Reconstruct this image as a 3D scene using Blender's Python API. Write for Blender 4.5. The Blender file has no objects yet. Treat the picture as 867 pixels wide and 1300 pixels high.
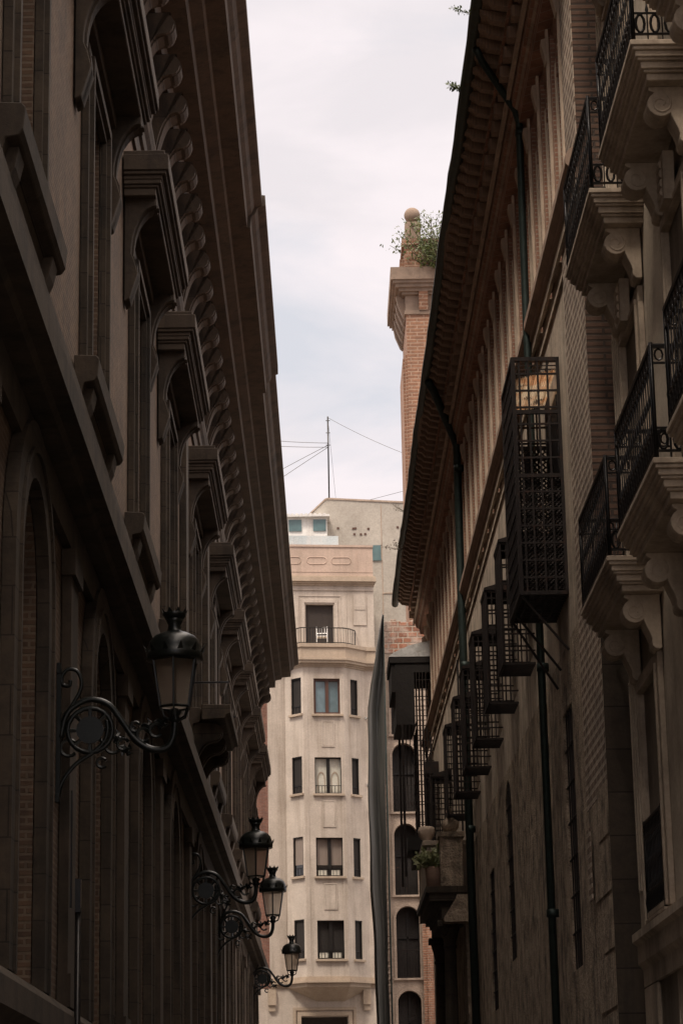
import bpy, bmesh, math, random
from math import radians as rad, sin, cos, pi
from mathutils import Matrix, Vector
random.seed(7)
S = bpy.context.scene
COL = S.collection

# ------------------------------------------------------------------ camera
cd = bpy.data.cameras.new('camera'); cam = bpy.data.objects.new('camera', cd); COL.objects.link(cam)
cam.matrix_world = Matrix(((0.9998156, 0.0161476, -0.0103942, 0), (-0.0057552, -0.264429, -0.964388, 0), (-0.0183211, 0.96427, -0.2642873, 1.6), (0, 0, 0, 1)))
cd.sensor_fit = 'VERTICAL'; cd.sensor_height = 24.0; cd.lens = 3100/1300*24.0
cd.clip_start = 0.1; cd.clip_end = 3000
S.camera = cam

# ------------------------------------------------------------------ sky
ZEN = (4.9, 4.5, 3.8)            # added warm gain on the unseen overhead sky, lifts the street shadows
SUN_EL, SUN_AZ = 58, 214          # degrees; azimuth clockwise from +Y (behind the camera, to its left)
W = bpy.data.worlds.new('World'); S.world = W; W.use_nodes = True
nt = W.node_tree; nt.nodes.clear()
def wn(t, **k):
    n = nt.nodes.new(t)
    for a, b in k.items(): setattr(n, a, b)
    return n
out = wn('ShaderNodeOutputWorld'); bg = wn('ShaderNodeBackground'); bg.inputs[1].default_value = 0.1
sky = wn('ShaderNodeTexSky', sky_type='NISHITA', sun_disc=False, sun_elevation=rad(SUN_EL), sun_rotation=rad(SUN_AZ))
tc = wn('ShaderNodeTexCoord'); mp = wn('ShaderNodeMapping'); mp.inputs['Scale'].default_value = (1, 0.55, 2.6)
mp.inputs['Location'].default_value = (0.35, 0.1, 0.86)
n1 = wn('ShaderNodeTexNoise'); n1.inputs['Scale'].default_value = 5.0; n1.inputs['Detail'].default_value = 9; n1.inputs['Roughness'].default_value = 0.55; n1.inputs['Distortion'].default_value = .3
r1 = wn('ShaderNodeValToRGB'); r1.color_ramp.elements[0].position = 0.33; r1.color_ramp.elements[1].position = 0.50
n2 = wn('ShaderNodeTexNoise'); n2.inputs['Scale'].default_value = 9.0; n2.inputs['Detail'].default_value = 8; n2.inputs['Distortion'].default_value = .4
r2 = wn('ShaderNodeValToRGB'); r2.color_ramp.interpolation = 'EASE'; r2.color_ramp.elements[0].position = 0.35; r2.color_ramp.elements[1].position = 0.62
r2.color_ramp.elements[0].color = (8.6, 8.05, 8.3, 1); r2.color_ramp.elements[1].color = (9.8, 9.0, 9.2, 1)
veil = wn('ShaderNodeMixRGB'); veil.inputs[0].default_value = .88; veil.inputs[2].default_value = (7.9, 7.9, 8.4, 1)
mx = wn('ShaderNodeMixRGB')
L = nt.links.new
L(tc.outputs['Generated'], mp.inputs[0]); L(mp.outputs[0], n1.inputs[0]); L(mp.outputs[0], n2.inputs[0])
L(n1.outputs[0], r1.inputs[0]); L(n2.outputs[0], r2.inputs[0]); L(sky.outputs[0], veil.inputs[1])
L(veil.outputs[0], mx.inputs[1]); L(r2.outputs[0], mx.inputs[2]); L(r1.outputs[0], mx.inputs[0])
# added boost: overhead sky, out of view, made several times brighter to lift shadows
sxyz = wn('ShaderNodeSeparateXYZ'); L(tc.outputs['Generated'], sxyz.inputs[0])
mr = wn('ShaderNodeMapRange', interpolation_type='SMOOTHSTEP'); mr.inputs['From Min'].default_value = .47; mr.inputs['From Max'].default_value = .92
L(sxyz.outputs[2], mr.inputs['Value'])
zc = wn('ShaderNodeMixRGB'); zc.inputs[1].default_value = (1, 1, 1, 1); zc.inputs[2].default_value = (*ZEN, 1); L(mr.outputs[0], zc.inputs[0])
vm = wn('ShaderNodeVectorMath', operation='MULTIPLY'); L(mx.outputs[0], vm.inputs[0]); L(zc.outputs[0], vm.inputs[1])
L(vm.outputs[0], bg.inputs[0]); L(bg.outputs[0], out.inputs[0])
# ------------------------------------------------------------------ sun (veiled by cloud)
sl = bpy.data.lights.new('sun', 'SUN'); so = bpy.data.objects.new('sun', sl); COL.objects.link(so)
sl.energy = 2.4; sl.angle = rad(10); sl.color = (1, .88, .75)
a = rad(SUN_AZ); e = rad(SUN_EL)
tosun = Vector((sin(a)*cos(e), cos(a)*cos(e), sin(e)))
so.rotation_euler = tosun.to_track_quat('Z', 'Y').to_euler(); so.location = (0, 0, 60)
# ------------------------------------------------------------------ exposure
S.view_settings.view_transform = 'Standard'; S.view_settings.look = 'None'
S.view_settings.exposure = 0.0; S.view_settings.gamma = 1.0; S.view_settings.use_curve_mapping = False
S.render.engine = 'CYCLES'; S.cycles.max_bounces = 10; S.cycles.diffuse_bounces = 7

# ================================================================== materials
class NT:
    def __init__(s, name):
        s.m = bpy.data.materials.new(name); s.m.use_nodes = True; s.t = s.m.node_tree
        s.b = s.t.nodes['Principled BSDF']; s.l = s.t.links.new
        s.tc = s.n('ShaderNodeTexCoord')
    def n(s, ty, **k):
        n = s.t.nodes.new(ty)
        for a, b in k.items():
            if a in n.inputs: n.inputs[a].default_value = b
            else: setattr(n, a, b)
        return n
    def noise(s, scale, detail=6, vec=None, rough=.6, stretch=None):
        n = s.n('ShaderNodeTexNoise'); n.inputs['Scale'].default_value = scale; n.inputs['Detail'].default_value = detail; n.inputs['Roughness'].default_value = rough
        v = vec or s.tc.outputs['Object']
        if stretch:
            m = s.n('ShaderNodeMapping'); m.inputs['Scale'].default_value = stretch; s.l(v, m.inputs[0]); v = m.outputs[0]
        s.l(v, n.inputs[0]); return n.outputs[0]
    def ramp(s, fac, p0, p1, c0=(0, 0, 0), c1=(1, 1, 1)):
        r = s.n('ShaderNodeValToRGB'); e = r.color_ramp.elements
        e[0].position, e[1].position = p0, p1; e[0].color = (*c0, 1); e[1].color = (*c1, 1)
        s.l(fac, r.inputs[0]); return r.outputs[0]
    def mix(s, fac, a, b, mode='MIX'):
        m = s.n('ShaderNodeMixRGB', blend_type=mode)
        for i, v in zip((0, 1, 2), (fac, a, b)):
            if isinstance(v, (int, float)): m.inputs[i].default_value = v
            elif isinstance(v, tuple): m.inputs[i].default_value = (*v, 1)
            else: s.l(v, m.inputs[i])
        return m.outputs[0]
    def bump(s, h, dist, strength=.6):
        b = s.n('ShaderNodeBump'); b.inputs['Distance'].default_value = dist; b.inputs['Strength'].default_value = strength
        s.l(h, b.inputs['Height'])
        if getattr(s, 'lastb', None): s.l(s.lastb, b.inputs['Normal'])
        s.lastb = b.outputs[0]; s.l(b.outputs[0], s.b.inputs['Normal'])
    def fin(s, col, rough=.85, metal=0):
        if isinstance(col, tuple): s.b.inputs['Base Color'].default_value = (*col, 1)
        else: s.l(col, s.b.inputs['Base Color'])
        s.b.inputs['Roughness'].default_value = rough; s.b.inputs['Metallic'].default_value = metal
        return s.m
    def flat(s):   # (x+y, z) so that courses run level on every upright face
        sx = s.n('ShaderNodeSeparateXYZ'); s.l(s.tc.outputs['Object'], sx.inputs[0])
        ad = s.n('ShaderNodeMath', operation='ADD'); s.l(sx.outputs[0], ad.inputs[0]); s.l(sx.outputs[1], ad.inputs[1])
        c = s.n('ShaderNodeCombineXYZ'); s.l(ad.outputs[0], c.inputs[0]); s.l(sx.outputs[2], c.inputs[1]); return c.outputs[0]

def plaster(name, base, dark, light=None, stain=.6, streak=.6, rough=.9, sc=1.0, bumpd=.02, spots=0, spotcol=(.05, .04, .035)):
    t = NT(name); light = light or tuple(min(1, c*1.2) for c in base)
    c = t.mix(t.ramp(t.noise(.7*sc, 8), .35, .65), base, light)
    c = t.mix(t.mix(1, t.ramp(t.noise(1.1*sc, 9, rough=.7), .45, .72), (stain,)*3, 'MULTIPLY'), c, dark)
    st = t.ramp(t.noise(2.6*sc, 7, stretch=(1, 1, .07)), .48, .74)
    c = t.mix(t.mix(1, st, (streak,)*3, 'MULTIPLY'), c, dark)
    c = t.mix(.35, c, t.ramp(t.noise(22*sc, 5), .3, .7, (.55,)*3, (1.25,)*3), 'MULTIPLY')
    if spots: c = t.mix(t.ramp(t.noise(3.5*sc, 10, rough=.75), .66, .70), c, spotcol)
    t.bump(t.noise(9*sc, 8), bumpd); t.bump(t.noise(55, 4), .004)
    return t.fin(c, rough)

def brick(name, c1, c2, mortar, w=.27, h=.062, mw=.011, grime=(.04, .03, .025), gam=.5, bd=.012, pale=None):
    t = NT(name)
    b = t.n('ShaderNodeTexBrick'); t.l(t.flat(), b.inputs['Vector'])
    for k, v in (('Color1', (*c1, 1)), ('Color2', (*c2, 1)), ('Mortar', (*mortar, 1)), ('Scale', 1.0), ('Mortar Size', mw), ('Mortar Smooth', .3), ('Brick Width', w), ('Row Height', h), ('Bias', -.1)): b.inputs[k].default_value = v
    c = t.mix(.55, b.outputs['Color'], t.ramp(t.noise(7, 6), .3, .7, (.6,)*3, (1.35,)*3), 'MULTIPLY')
    if pale: c = t.mix(t.ramp(t.noise(1.3, 8, rough=.7), .47, .60), c, pale)
    c = t.mix(t.mix(1, t.ramp(t.noise(.9, 9, rough=.7), .42, .72), (gam,)*3, 'MULTIPLY'), c, grime)
    c = t.mix(t.mix(1, t.ramp(t.noise(2.2, 7, stretch=(1, 1, .08)), .5, .75), (gam,)*3, 'MULTIPLY'), c, grime)
    inv = t.n('ShaderNodeMath', operation='SUBTRACT'); inv.inputs[0].default_value = 1; t.l(b.outputs['Fac'], inv.inputs[1])
    t.bump(inv.outputs[0], bd, .8); t.bump(t.noise(30, 6), .006)
    return t.fin(c, .92)

def stone(name, base, dark, joints=None, rough=.88, gam=.5):
    t = NT(name)
    c = t.mix(t.ramp(t.noise(2.2, 9, rough=.7), .35, .65), base, tuple(x*1.25 for x in base))
    c = t.mix(t.mix(1, t.ramp(t.noise(1.2, 9, rough=.75), .45, .7), (gam,)*3, 'MULTIPLY'), c, dark)
    c = t.mix(t.mix(1, t.ramp(t.noise(3, 6, stretch=(1, 1, .08)), .52, .75), (gam,)*3, 'MULTIPLY'), c, dark)
    if joints:
        b = t.n('ShaderNodeTexBrick'); t.l(t.flat(), b.inputs['Vector'])
        for k, v in (('Color1', (1, 1, 1, 1)), ('Color2', (.8, .78, .76, 1)), ('Mortar', (.35, .33, .3, 1)), ('Scale', 1.0), ('Mortar Size', .008), ('Brick Width', joints[0]), ('Row Height', joints[1])): b.inputs[k].default_value = v
        c = t.mix(1, c, b.outputs['Color'], 'MULTIPLY')
        inv = t.n('ShaderNodeMath', operation='SUBTRACT'); inv.inputs[0].default_value = 1; t.l(b.outputs['Fac'], inv.inputs[1]); t.bump(inv.outputs[0], .01)
    t.bump(t.noise(14, 8), .012); t.bump(t.noise(80, 4), .003)
    return t.fin(c, rough)

def metal(name, col, rough=.45, rust=None, metallic=.6):
    t = NT(name); c = t.mix(t.ramp(t.noise(9, 7), .35, .7), col, tuple(x*1.5 for x in col))
    if rust: c = t.mix(t.ramp(t.noise(6, 9, rough=.7), .55, .68), c, rust)
    t.bump(t.noise(40, 5), .003)
    return t.fin(c, rough, metallic)

def wood(name, c1, c2, rough=.7):
    t = NT(name); c = t.mix(t.ramp(t.noise(6, 8, stretch=(6, 6, .4)), .3, .7), c1, c2); t.bump(t.noise(20, 6, stretch=(4, 4, .3)), .004)
    return t.fin(c, rough)

def glass(name, col, rough=.08):
    t = NT(name); c = t.mix(t.ramp(t.noise(1.5, 3), .3, .7), col, tuple(x*1.6 for x in col)); t.bump(t.noise(1.2, 2), .01, .3)
    m = t.fin(c, rough); t.b.inputs['Specular IOR Level'].default_value = .8; return m

def frosted(name, col, trans=.55):
    t = NT(name); m = t.m; c = t.mix(t.ramp(t.noise(5, 6, stretch=(1, 1, .25)), .3, .75), col, tuple(x*.7 for x in col))
    tr = t.n('ShaderNodeBsdfTranslucent'); t.l(c, tr.inputs[0]); tp = t.n('ShaderNodeBsdfTransparent'); tp.inputs[0].default_value = (.9, .88, .85, 1)
    gl = t.n('ShaderNodeBsdfGlossy'); gl.inputs['Roughness'].default_value = .15
    m1 = t.n('ShaderNodeMixShader'); m1.inputs[0].default_value = 1-trans; t.l(tr.outputs[0], m1.inputs[1]); t.l(tp.outputs[0], m1.inputs[2])
    m2 = t.n('ShaderNodeMixShader'); m2.inputs[0].default_value = .06; t.l(m1.outputs[0], m2.inputs[1]); t.l(gl.outputs[0], m2.inputs[2])
    t.l(m2.outputs[0], t.t.nodes['Material Output'].inputs[0]); return m

def leafmat(name, col, col2):
    t = NT(name); c = t.mix(t.ramp(t.noise(4, 3), .35, .65), col, col2)
    tr = t.n('ShaderNodeBsdfTranslucent'); t.l(c, tr.inputs[0]); ms = t.n('ShaderNodeMixShader'); ms.inputs[0].default_value = .3
    m = t.fin(c, .55); t.l(t.b.outputs[0], ms.inputs[1]); t.l(tr.outputs[0], ms.inputs[2]); t.l(ms.outputs[0], t.t.nodes['Material Output'].inputs[0]); return m

M = {}
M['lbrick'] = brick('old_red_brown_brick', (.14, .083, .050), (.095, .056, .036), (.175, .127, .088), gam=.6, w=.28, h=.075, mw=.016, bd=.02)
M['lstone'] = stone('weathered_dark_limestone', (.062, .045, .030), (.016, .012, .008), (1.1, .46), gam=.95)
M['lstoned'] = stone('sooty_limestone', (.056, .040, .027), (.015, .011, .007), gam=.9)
M['rplaster'] = plaster('stained_grey_plaster', (.52, .425, .33), (.15, .115, .083), stain=.85, streak=.75)
M['rlow'] = plaster('mottled_old_masonry', (.43, .335, .245), (.05, .038, .028), stain=1.1, streak=.85, sc=2.4, bumpd=.14, spots=1, spotcol=(.07, .052, .038))
M['rbrick'] = brick('gallery_brick', (.42, .22, .145), (.33, .17, .115), (.46, .35, .27), gam=.45)
M['rbrickpale'] = brick('worn_pale_brick', (.27, .19, .14), (.20, .14, .10), (.52, .42, .33), gam=.5, w=.30, h=.115, mw=.03, bd=.04)
M['gpale'] = stone('pale_pilaster_plaster', (.58, .47, .36), (.26, .18, .13))  # paler tone for the pilaster strips and jamb edges
M['rstone'] = stone('pale_moulding_stone', (.50, .39, .30), (.16, .12, .09))
M['rmould'] = stone('brown_string_moulding', (.34, .235, .175), (.12, .085, .06))
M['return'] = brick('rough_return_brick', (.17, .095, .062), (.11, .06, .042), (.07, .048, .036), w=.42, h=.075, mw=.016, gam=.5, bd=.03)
M['eave'] = wood('old_red_eave_wood', (.37, .245, .17), (.19, .13, .095))
M['tile'] = plaster('clay_roof_tile', (.27, .16, .11), (.07, .05, .04), sc=3)
M['gutter'] = metal('green_grey_gutter', (.055, .065, .055), .5, (.10, .06, .035))
M['pipe'] = metal('green_drainpipe', (.028, .040, .036), .5)
M['iron'] = metal('black_wrought_iron', (.012, .011, .011), .32, (.03, .018, .012), metallic=.3)
M['ironr'] = metal('rusty_dark_iron', (.02, .015, .013), .6, (.05, .025, .016))
M['lampiron'] = metal('black_green_lamp_iron', (.006, .008, .007), .34, metallic=.15)
M['lampglass'] = frosted('frosted_lamp_glass', (.90, .80, .70), .5)
M['hplaster'] = plaster('cream_house_plaster', (.43, .36, .28), (.17, .13, .095), stain=.6, streak=.6, bumpd=.006)
M['hstone'] = plaster('balcony_stone', (.41, .33, .25), (.13, .098, .07), stain=.7, streak=.65, bumpd=.01)
M['shutter'] = wood('painted_shutter', (.47, .45, .42), (.38, .36, .33), .6)
M['dark'] = wood('dark_wood', (.035, .024, .018), (.022, .015, .012))
M['cream'] = plaster('cream_render', (.49, .43, .37), (.29, .235, .185), stain=.35, streak=.75, sc=1.0, bumpd=.008)
M['creamtrim'] = plaster('ochre_trim', (.40, .325, .25), (.22, .16, .115), stain=.35, streak=.3, bumpd=.008)
M['pink'] = plaster('pinkish_render', (.46, .355, .29), (.29, .23, .18), stain=.35, streak=.45, bumpd=.008)
M['white'] = plaster('grey_white_render', (.39, .36, .315), (.24, .21, .175), stain=.5, streak=.35, sc=.6, bumpd=.01, spots=1, spotcol=(.30, .25, .21))
M['bluegrey'] = plaster('blue_grey_parapet', (.42, .48, .50), (.60, .58, .55), stain=.6, streak=.6)
M['penthouse'] = plaster('white_penthouse', (.70, .69, .66), (.5, .46, .42), stain=.2)
M['teal'] = glass('teal_glass', (.07, .125, .13), .3)
M['blueglass'] = glass('blue_grey_glass', (.10, .15, .17), .1)
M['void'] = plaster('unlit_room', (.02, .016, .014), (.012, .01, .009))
M['darkglass'] = glass('dark_glass', (.012, .012, .012), .15)
M['brownframe'] = wood('brown_window_frame', (.10, .045, .03), (.07, .03, .02), .5)
M['blackframe'] = metal('black_window_frame', (.02, .018, .017), .5)
M['curtain'] = plaster('white_net_curtain', (.62, .60, .52), (.45, .44, .38), streak=.7)
M['blind'] = wood('brown_blind', (.26, .21, .18), (.21, .17, .14))
M['aplaster'] = plaster('rough_tan_render', (.40, .315, .25), (.17, .13, .10), stain=.55, streak=.45, bumpd=.04, sc=1.4)
M['abrick'] = brick('broken_orange_brick', (.42, .18, .105), (.30, .13, .08), (.46, .36, .28), w=.34, h=.20, mw=.03, bd=.07, gam=.55, pale=(.48, .37, .30))
M['orbrick'] = brick('orange_brick', (.42, .215, .13), (.34, .165, .10), (.42, .32, .25), w=.3, h=.08, gam=.4)
M['redbrick'] = brick('red_brick', (.26, .11, .075), (.20, .085, .06), (.24, .17, .14), gam=.4)
M['tbrick'] = brick('tower_brick', (.29, .15, .09), (.23, .115, .07), (.36, .24, .17), w=.56, h=.15, mw=.028, gam=.3)
M['tstone'] = stone('tower_stone', (.22, .16, .12), (.08, .06, .045))
M['tcloth'] = None
M['ground'] = stone('street_ground', (.16, .145, .13), (.08, .07, .06), (.9, .6))
M['paving'] = stone('stone_paving', (.24, .21, .18), (.1, .09, .08), (.6, .4))
M['asphalt'] = plaster('asphalt', (.055, .053, .05), (.035, .033, .03), sc=3)
M['leaf'] = leafmat('green_leaf', (.055, .085, .025), (.12, .13, .04))
M['twig'] = wood('twig', (.10, .08, .05), (.06, .045, .03))
M['wplastic'] = plaster('white_chair_paint', (.78, .77, .74), (.6, .58, .55), stain=.2)
M['terracotta'] = plaster('terracotta', (.40, .26, .19), (.2, .13, .1))
M['cactus'] = leafmat('pale_plant', (.30, .30, .16), (.16, .19, .08))
M['galv'] = metal('galvanised_roof', (.50, .49, .47), .55, (.36, .31, .27), metallic=0)
t = NT('grey_green_sheet'); c_ = t.mix(t.ramp(t.noise(3, 6, stretch=(1, 1, .1)), .3, .7), (.03, .032, .029), (.10, .096, .088)); t.bump(t.noise(6, 4, stretch=(1, 1, .2)), .03); M['tcloth'] = t.fin(c_, .42)
# amber corrugated sheet: translucent
t = NT('amber_plastic_sheet'); c_ = t.mix(t.ramp(t.noise(2.3, 5, rough=.7), .44, .56), (.95, .82, .64), (.90, .58, .34)); c_ = t.mix(t.ramp(t.noise(3.1, 4), .56, .62), c_, (.16, .12, .09))
tr_ = t.n('ShaderNodeBsdfTranslucent'); t.l(c_, tr_.inputs[0]); df_ = t.n('ShaderNodeBsdfDiffuse'); t.l(c_, df_.inputs[0]); ms_ = t.n('ShaderNodeMixShader'); ms_.inputs[0].default_value = .8
t.l(df_.outputs[0], ms_.inputs[1]); t.l(tr_.outputs[0], ms_.inputs[2]); t.l(ms_.outputs[0], t.t.nodes['Material Output'].inputs[0]); M['amber'] = t.m

# ================================================================== mesh helpers
class Frame:
    """street frame: a = along, b = out of the wall, c = up"""
    def __init__(s, ox, oy, ax, ay, bx, by): s.o = (ox, oy); s.a = (ax, ay); s.b = (bx, by)
    def __call__(s, a, b, c): return (s.o[0]+s.a[0]*a+s.b[0]*b, s.o[1]+s.a[1]*a+s.b[1]*b, c)
def wallframe(yaw, off, side):
    d = (sin(yaw), cos(yaw)); n = (cos(yaw), -sin(yaw))
    return Frame(n[0]*off, n[1]*off, d[0], d[1], n[0]*side, n[1]*side)
def facet(p, q):      # wall running p -> q (left to right for the viewer), out = towards the viewer
    l = math.hypot(q[0]-p[0], q[1]-p[1]); d = ((q[0]-p[0])/l, (q[1]-p[1])/l)
    f = Frame(p[0], p[1], d[0], d[1], d[1], -d[0]); f.len = l; return f
WORLD = Frame(0, 0, 1, 0, 0, 1)
LF = wallframe(rad(0.29), -3.0, 1)
RF = wallframe(rad(-0.30), 3.2, -1)

class MB:
    def __init__(s, fr=WORLD): s.v = []; s.f = []; s.fr = fr; s.sm = set()
    def add(s, pts, faces, smooth=False):
        k = len(s.v); s.v += [s.fr(*p) for p in pts]
        for f in faces:
            if smooth: s.sm.add(len(s.f))
            s.f.append([i+k for i in f])
    def box(s, a0, a1, b0, b1, c0, c1):
        s.add([(a0, b0, c0), (a1, b0, c0), (a1, b1, c0), (a0, b1, c0), (a0, b0, c1), (a1, b0, c1), (a1, b1, c1), (a0, b1, c1)],
              [(0, 3, 2, 1), (4, 5, 6, 7), (0, 1, 5, 4), (1, 2, 6, 5), (2, 3, 7, 6), (3, 0, 4, 7)]); return s
    def _ex(s, P, Q, smooth=False):
        n = len(P); s.add(P+Q, [(i, (i+1) % n, n+(i+1) % n, n+i) for i in range(n)], smooth)
        k = len(s.v)-2*n; s.f.append([k+i for i in range(n)][::-1]); s.f.append([k+n+i for i in range(n)])
        return s
    def ex_a(s, prof, a0, a1, smooth=False): return s._ex([(a0, b, c) for b, c in prof], [(a1, b, c) for b, c in prof], smooth)
    def ex_b(s, prof, b0, b1, smooth=False): return s._ex([(a, b0, c) for a, c in prof], [(a, b1, c) for a, c in prof], smooth)
    def ex_c(s, prof, c0, c1, smooth=False): return s._ex([(a, b, c0) for a, b in prof], [(a, b, c1) for a, b in prof], smooth)
    def tube(s, pts, r, n=6, closed=False):
        P = [Vector(p) for p in pts]; m = len(P); R = r if isinstance(r, (list, tuple)) else [r]*m
        rings = []; up = None
        for i in range(m):
            if closed: t = P[(i+1) % m]-P[i-1]
            else: t = P[min(i+1, m-1)]-P[max(i-1, 0)]
            t.normalize()
            if up is None:
                up = Vector((0, 0, 1)) if abs(t.z) < .9 else Vector((1, 0, 0))
            x = up-t*up.dot(t)
            if x.length < 1e-4: x = Vector((0, 1, 0))-t*t.y
            x.normalize(); y = t.cross(x); up = x
            rings.append([tuple(P[i]+(x*cos(2*pi*j/n)+y*sin(2*pi*j/n))*R[i]) for j in range(n)])
        pts2 = [p for g in rings for p in g]; fs = []
        for i in range(m if closed else m-1):
            k = (i+1) % m
            for j in range(n): fs.append((i*n+j, i*n+(j+1) % n, k*n+(j+1) % n, k*n+j))
        if not closed: fs += [tuple(range(n))[::-1], tuple((m-1)*n+j for j in range(n))]
        s.add(pts2, fs, n > 5); return s
    def add_tube(s, *k): s.tube(*k); return s
    def lathe(s, a, b, prof, n=12, rot=0, smooth=True):
        pts = []; fs = []
        for r, c in prof:
            for j in range(n): pts.append((a+r*cos(rot+2*pi*j/n), b+r*sin(rot+2*pi*j/n), c))
        for i in range(len(prof)-1):
            for j in range(n): fs.append((i*n+j, i*n+(j+1) % n, (i+1)*n+(j+1) % n, (i+1)*n+j))
        fs.append(tuple(range(n))[::-1]); fs.append(tuple((len(prof)-1)*n+j for j in range(n)))
        s.add(pts, fs, smooth); return s
    def wall(s, a0, a1, c0, c1, b1, th, ops):
        """solid wall with openings [(a0,a1,c0,c1,arched)], grouped by column"""
        cols = {}
        for o in ops: cols.setdefault((o[0], o[1]), []).append(o)
        x = a0
        for (p, q), os in sorted(cols.items()):
            if p > x: s.box(x, p, b1-th, b1, c0, c1)
            z = c0
            for o in sorted(os, key=lambda o: o[2]):
                if o[2] > z: s.box(p, q, b1-th, b1, z, o[2])
                z = o[3]
                if len(o) > 4 and o[4]:
                    r = (q-p)/2; m = (p+q)/2; cs = o[3]-r*o[4]
                    N = 10
                    for sg in (-1, 1):
                        prof = [(m+sg*r, cs)]+[(m+sg*r*cos(pi/2*i/N), cs+r*o[4]*sin(pi/2*i/N)) for i in range(1, N)]+[(m, o[3]), (m+sg*r, o[3])]
                        if sg < 0: prof = prof[::-1]
                        s.ex_b(prof, b1-th, b1)
            if z < c1: s.box(p, q, b1-th, b1, z, c1)
            x = q
        if x < a1: s.box(x, a1, b1-th, b1, c0, c1)
        return s
    def archband(s, m, r0, r1, cs, cb, b0, b1, ry=1.0):
        """flat band round an arched opening, legs down to cb"""
        N = 16; o = [(m+r1, cb)]+[(m+r1*cos(pi*i/N), cs+r1*ry*sin(pi*i/N)) for i in range(N+1)]+[(m-r1, cb)]
        i_ = [(m+r0, cb)]+[(m+r0*cos(pi*i/N), cs+r0*ry*sin(pi*i/N)) for i in range(N+1)]+[(m-r0, cb)]
        for k in range(len(o)-1): s.ex_b([o[k], o[k+1], i_[k+1], i_[k]], b0, b1)
        return s
    def frame_rect(s, a0, a1, c0, c1, w, b0, b1):
        s.box(a0, a1, b0, b1, c1-w, c1); s.box(a0, a1, b0, b1, c0, c0+w)
        s.box(a0, a0+w, b0, b1, c0+w, c1-w); s.box(a1-w, a1, b0, b1, c0+w, c1-w); return s
    def build(s, name, mat, parent=None, bevel=0):
        me = bpy.data.meshes.new(name)
        off = Vector((0, 0, 0))
        p = parent
        while p is not None: off += p.location; p = p.parent
        me.from_pydata([tuple(Vector(v)-off) for v in s.v], [], s.f)
        for i in s.sm: me.polygons[i].use_smooth = True
        bm = bmesh.new(); bm.from_mesh(me); bmesh.ops.recalc_face_normals(bm, faces=bm.faces)
        if bevel: bmesh.ops.bevel(bm, geom=[e for e in bm.edges if len(e.link_faces) == 2 and e.calc_face_angle(0) > .6], offset=bevel, segments=1, affect='EDGES', clamp_overlap=True)
        bm.to_mesh(me); bm.free()
        me.materials.append(M[mat]); o = bpy.data.objects.new(name, me); COL.objects.link(o); o.parent = parent
        return o
def tag(o, label, cat=None, group=None, kind=None):
    if label: o['label'] = label
    if cat: o['category'] = cat
    if group: o['group'] = group
    if kind: o['kind'] = kind
    return o
def thing(name, loc, label, cat, group=None):
    o = bpy.data.objects.new(name, None); COL.objects.link(o); o.location = loc; o.empty_display_size = .3
    return tag(o, label, cat, group)
def copy_tree(o, parent=None):
    c = o.copy(); COL.objects.link(c); c.parent = parent
    for ch in o.children: copy_tree(ch, c)
    return c
def shift(o, v): o.location = Vector(o.location)+Vector(v)

# ================================================================== THE SETTING
g = MB(); g.box(-300, 300, -60, 700, -.5, -.02); tag(g.build('ground', 'ground'), None, kind='structure')
g = MB(); g.box(-1.9, 2.1, -40, 84, -.4, -.016); tag(g.build('street', 'asphalt'), None, kind='structure')
for a0, a1 in ((-3.3, -1.9), (2.1, 3.4)):
    g = MB(); g.box(a0, a1, -40, 84, -.4, .10); tag(g.build('pavement', 'paving'), None, kind='structure')

# ================================================================== LEFT PALACE
UE = 95.5; U0 = 9.0
pal = thing('brick_palace', LF(30, 0, 0), 'dark brick and stone palace lining the left side under a bracketed cornice', 'building')
near = [12.9, 19.9, 26.95, 34.0, 41.05, 49.3, 57.4, 64.5, 71.5, 78.6, 85.7]
OPU = [(n+1.55, n+3.55, 10.95, 15.2) for n in near]
OPG = [(n+2.35, n+4.45, 3.45, 8.35, 1) for n in near]
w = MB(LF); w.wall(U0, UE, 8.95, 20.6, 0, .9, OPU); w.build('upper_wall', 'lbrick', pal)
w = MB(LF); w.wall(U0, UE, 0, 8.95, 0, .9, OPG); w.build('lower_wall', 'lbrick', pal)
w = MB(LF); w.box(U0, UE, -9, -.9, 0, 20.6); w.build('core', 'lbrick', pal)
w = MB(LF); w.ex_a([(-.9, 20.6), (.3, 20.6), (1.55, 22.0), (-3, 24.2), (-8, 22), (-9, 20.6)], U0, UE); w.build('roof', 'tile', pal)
# base ledge and string course
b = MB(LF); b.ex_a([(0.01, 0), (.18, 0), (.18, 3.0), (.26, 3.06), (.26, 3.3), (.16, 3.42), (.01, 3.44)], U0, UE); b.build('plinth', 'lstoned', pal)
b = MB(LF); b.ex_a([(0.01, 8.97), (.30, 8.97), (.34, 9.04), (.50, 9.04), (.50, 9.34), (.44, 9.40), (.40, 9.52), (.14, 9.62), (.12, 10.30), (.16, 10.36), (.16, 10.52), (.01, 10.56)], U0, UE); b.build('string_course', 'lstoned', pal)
b = MB(LF); b.box(U0, UE, .012, .10, 8.55, 8.965); b.build('frieze', 'lstoned', pal)
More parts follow.
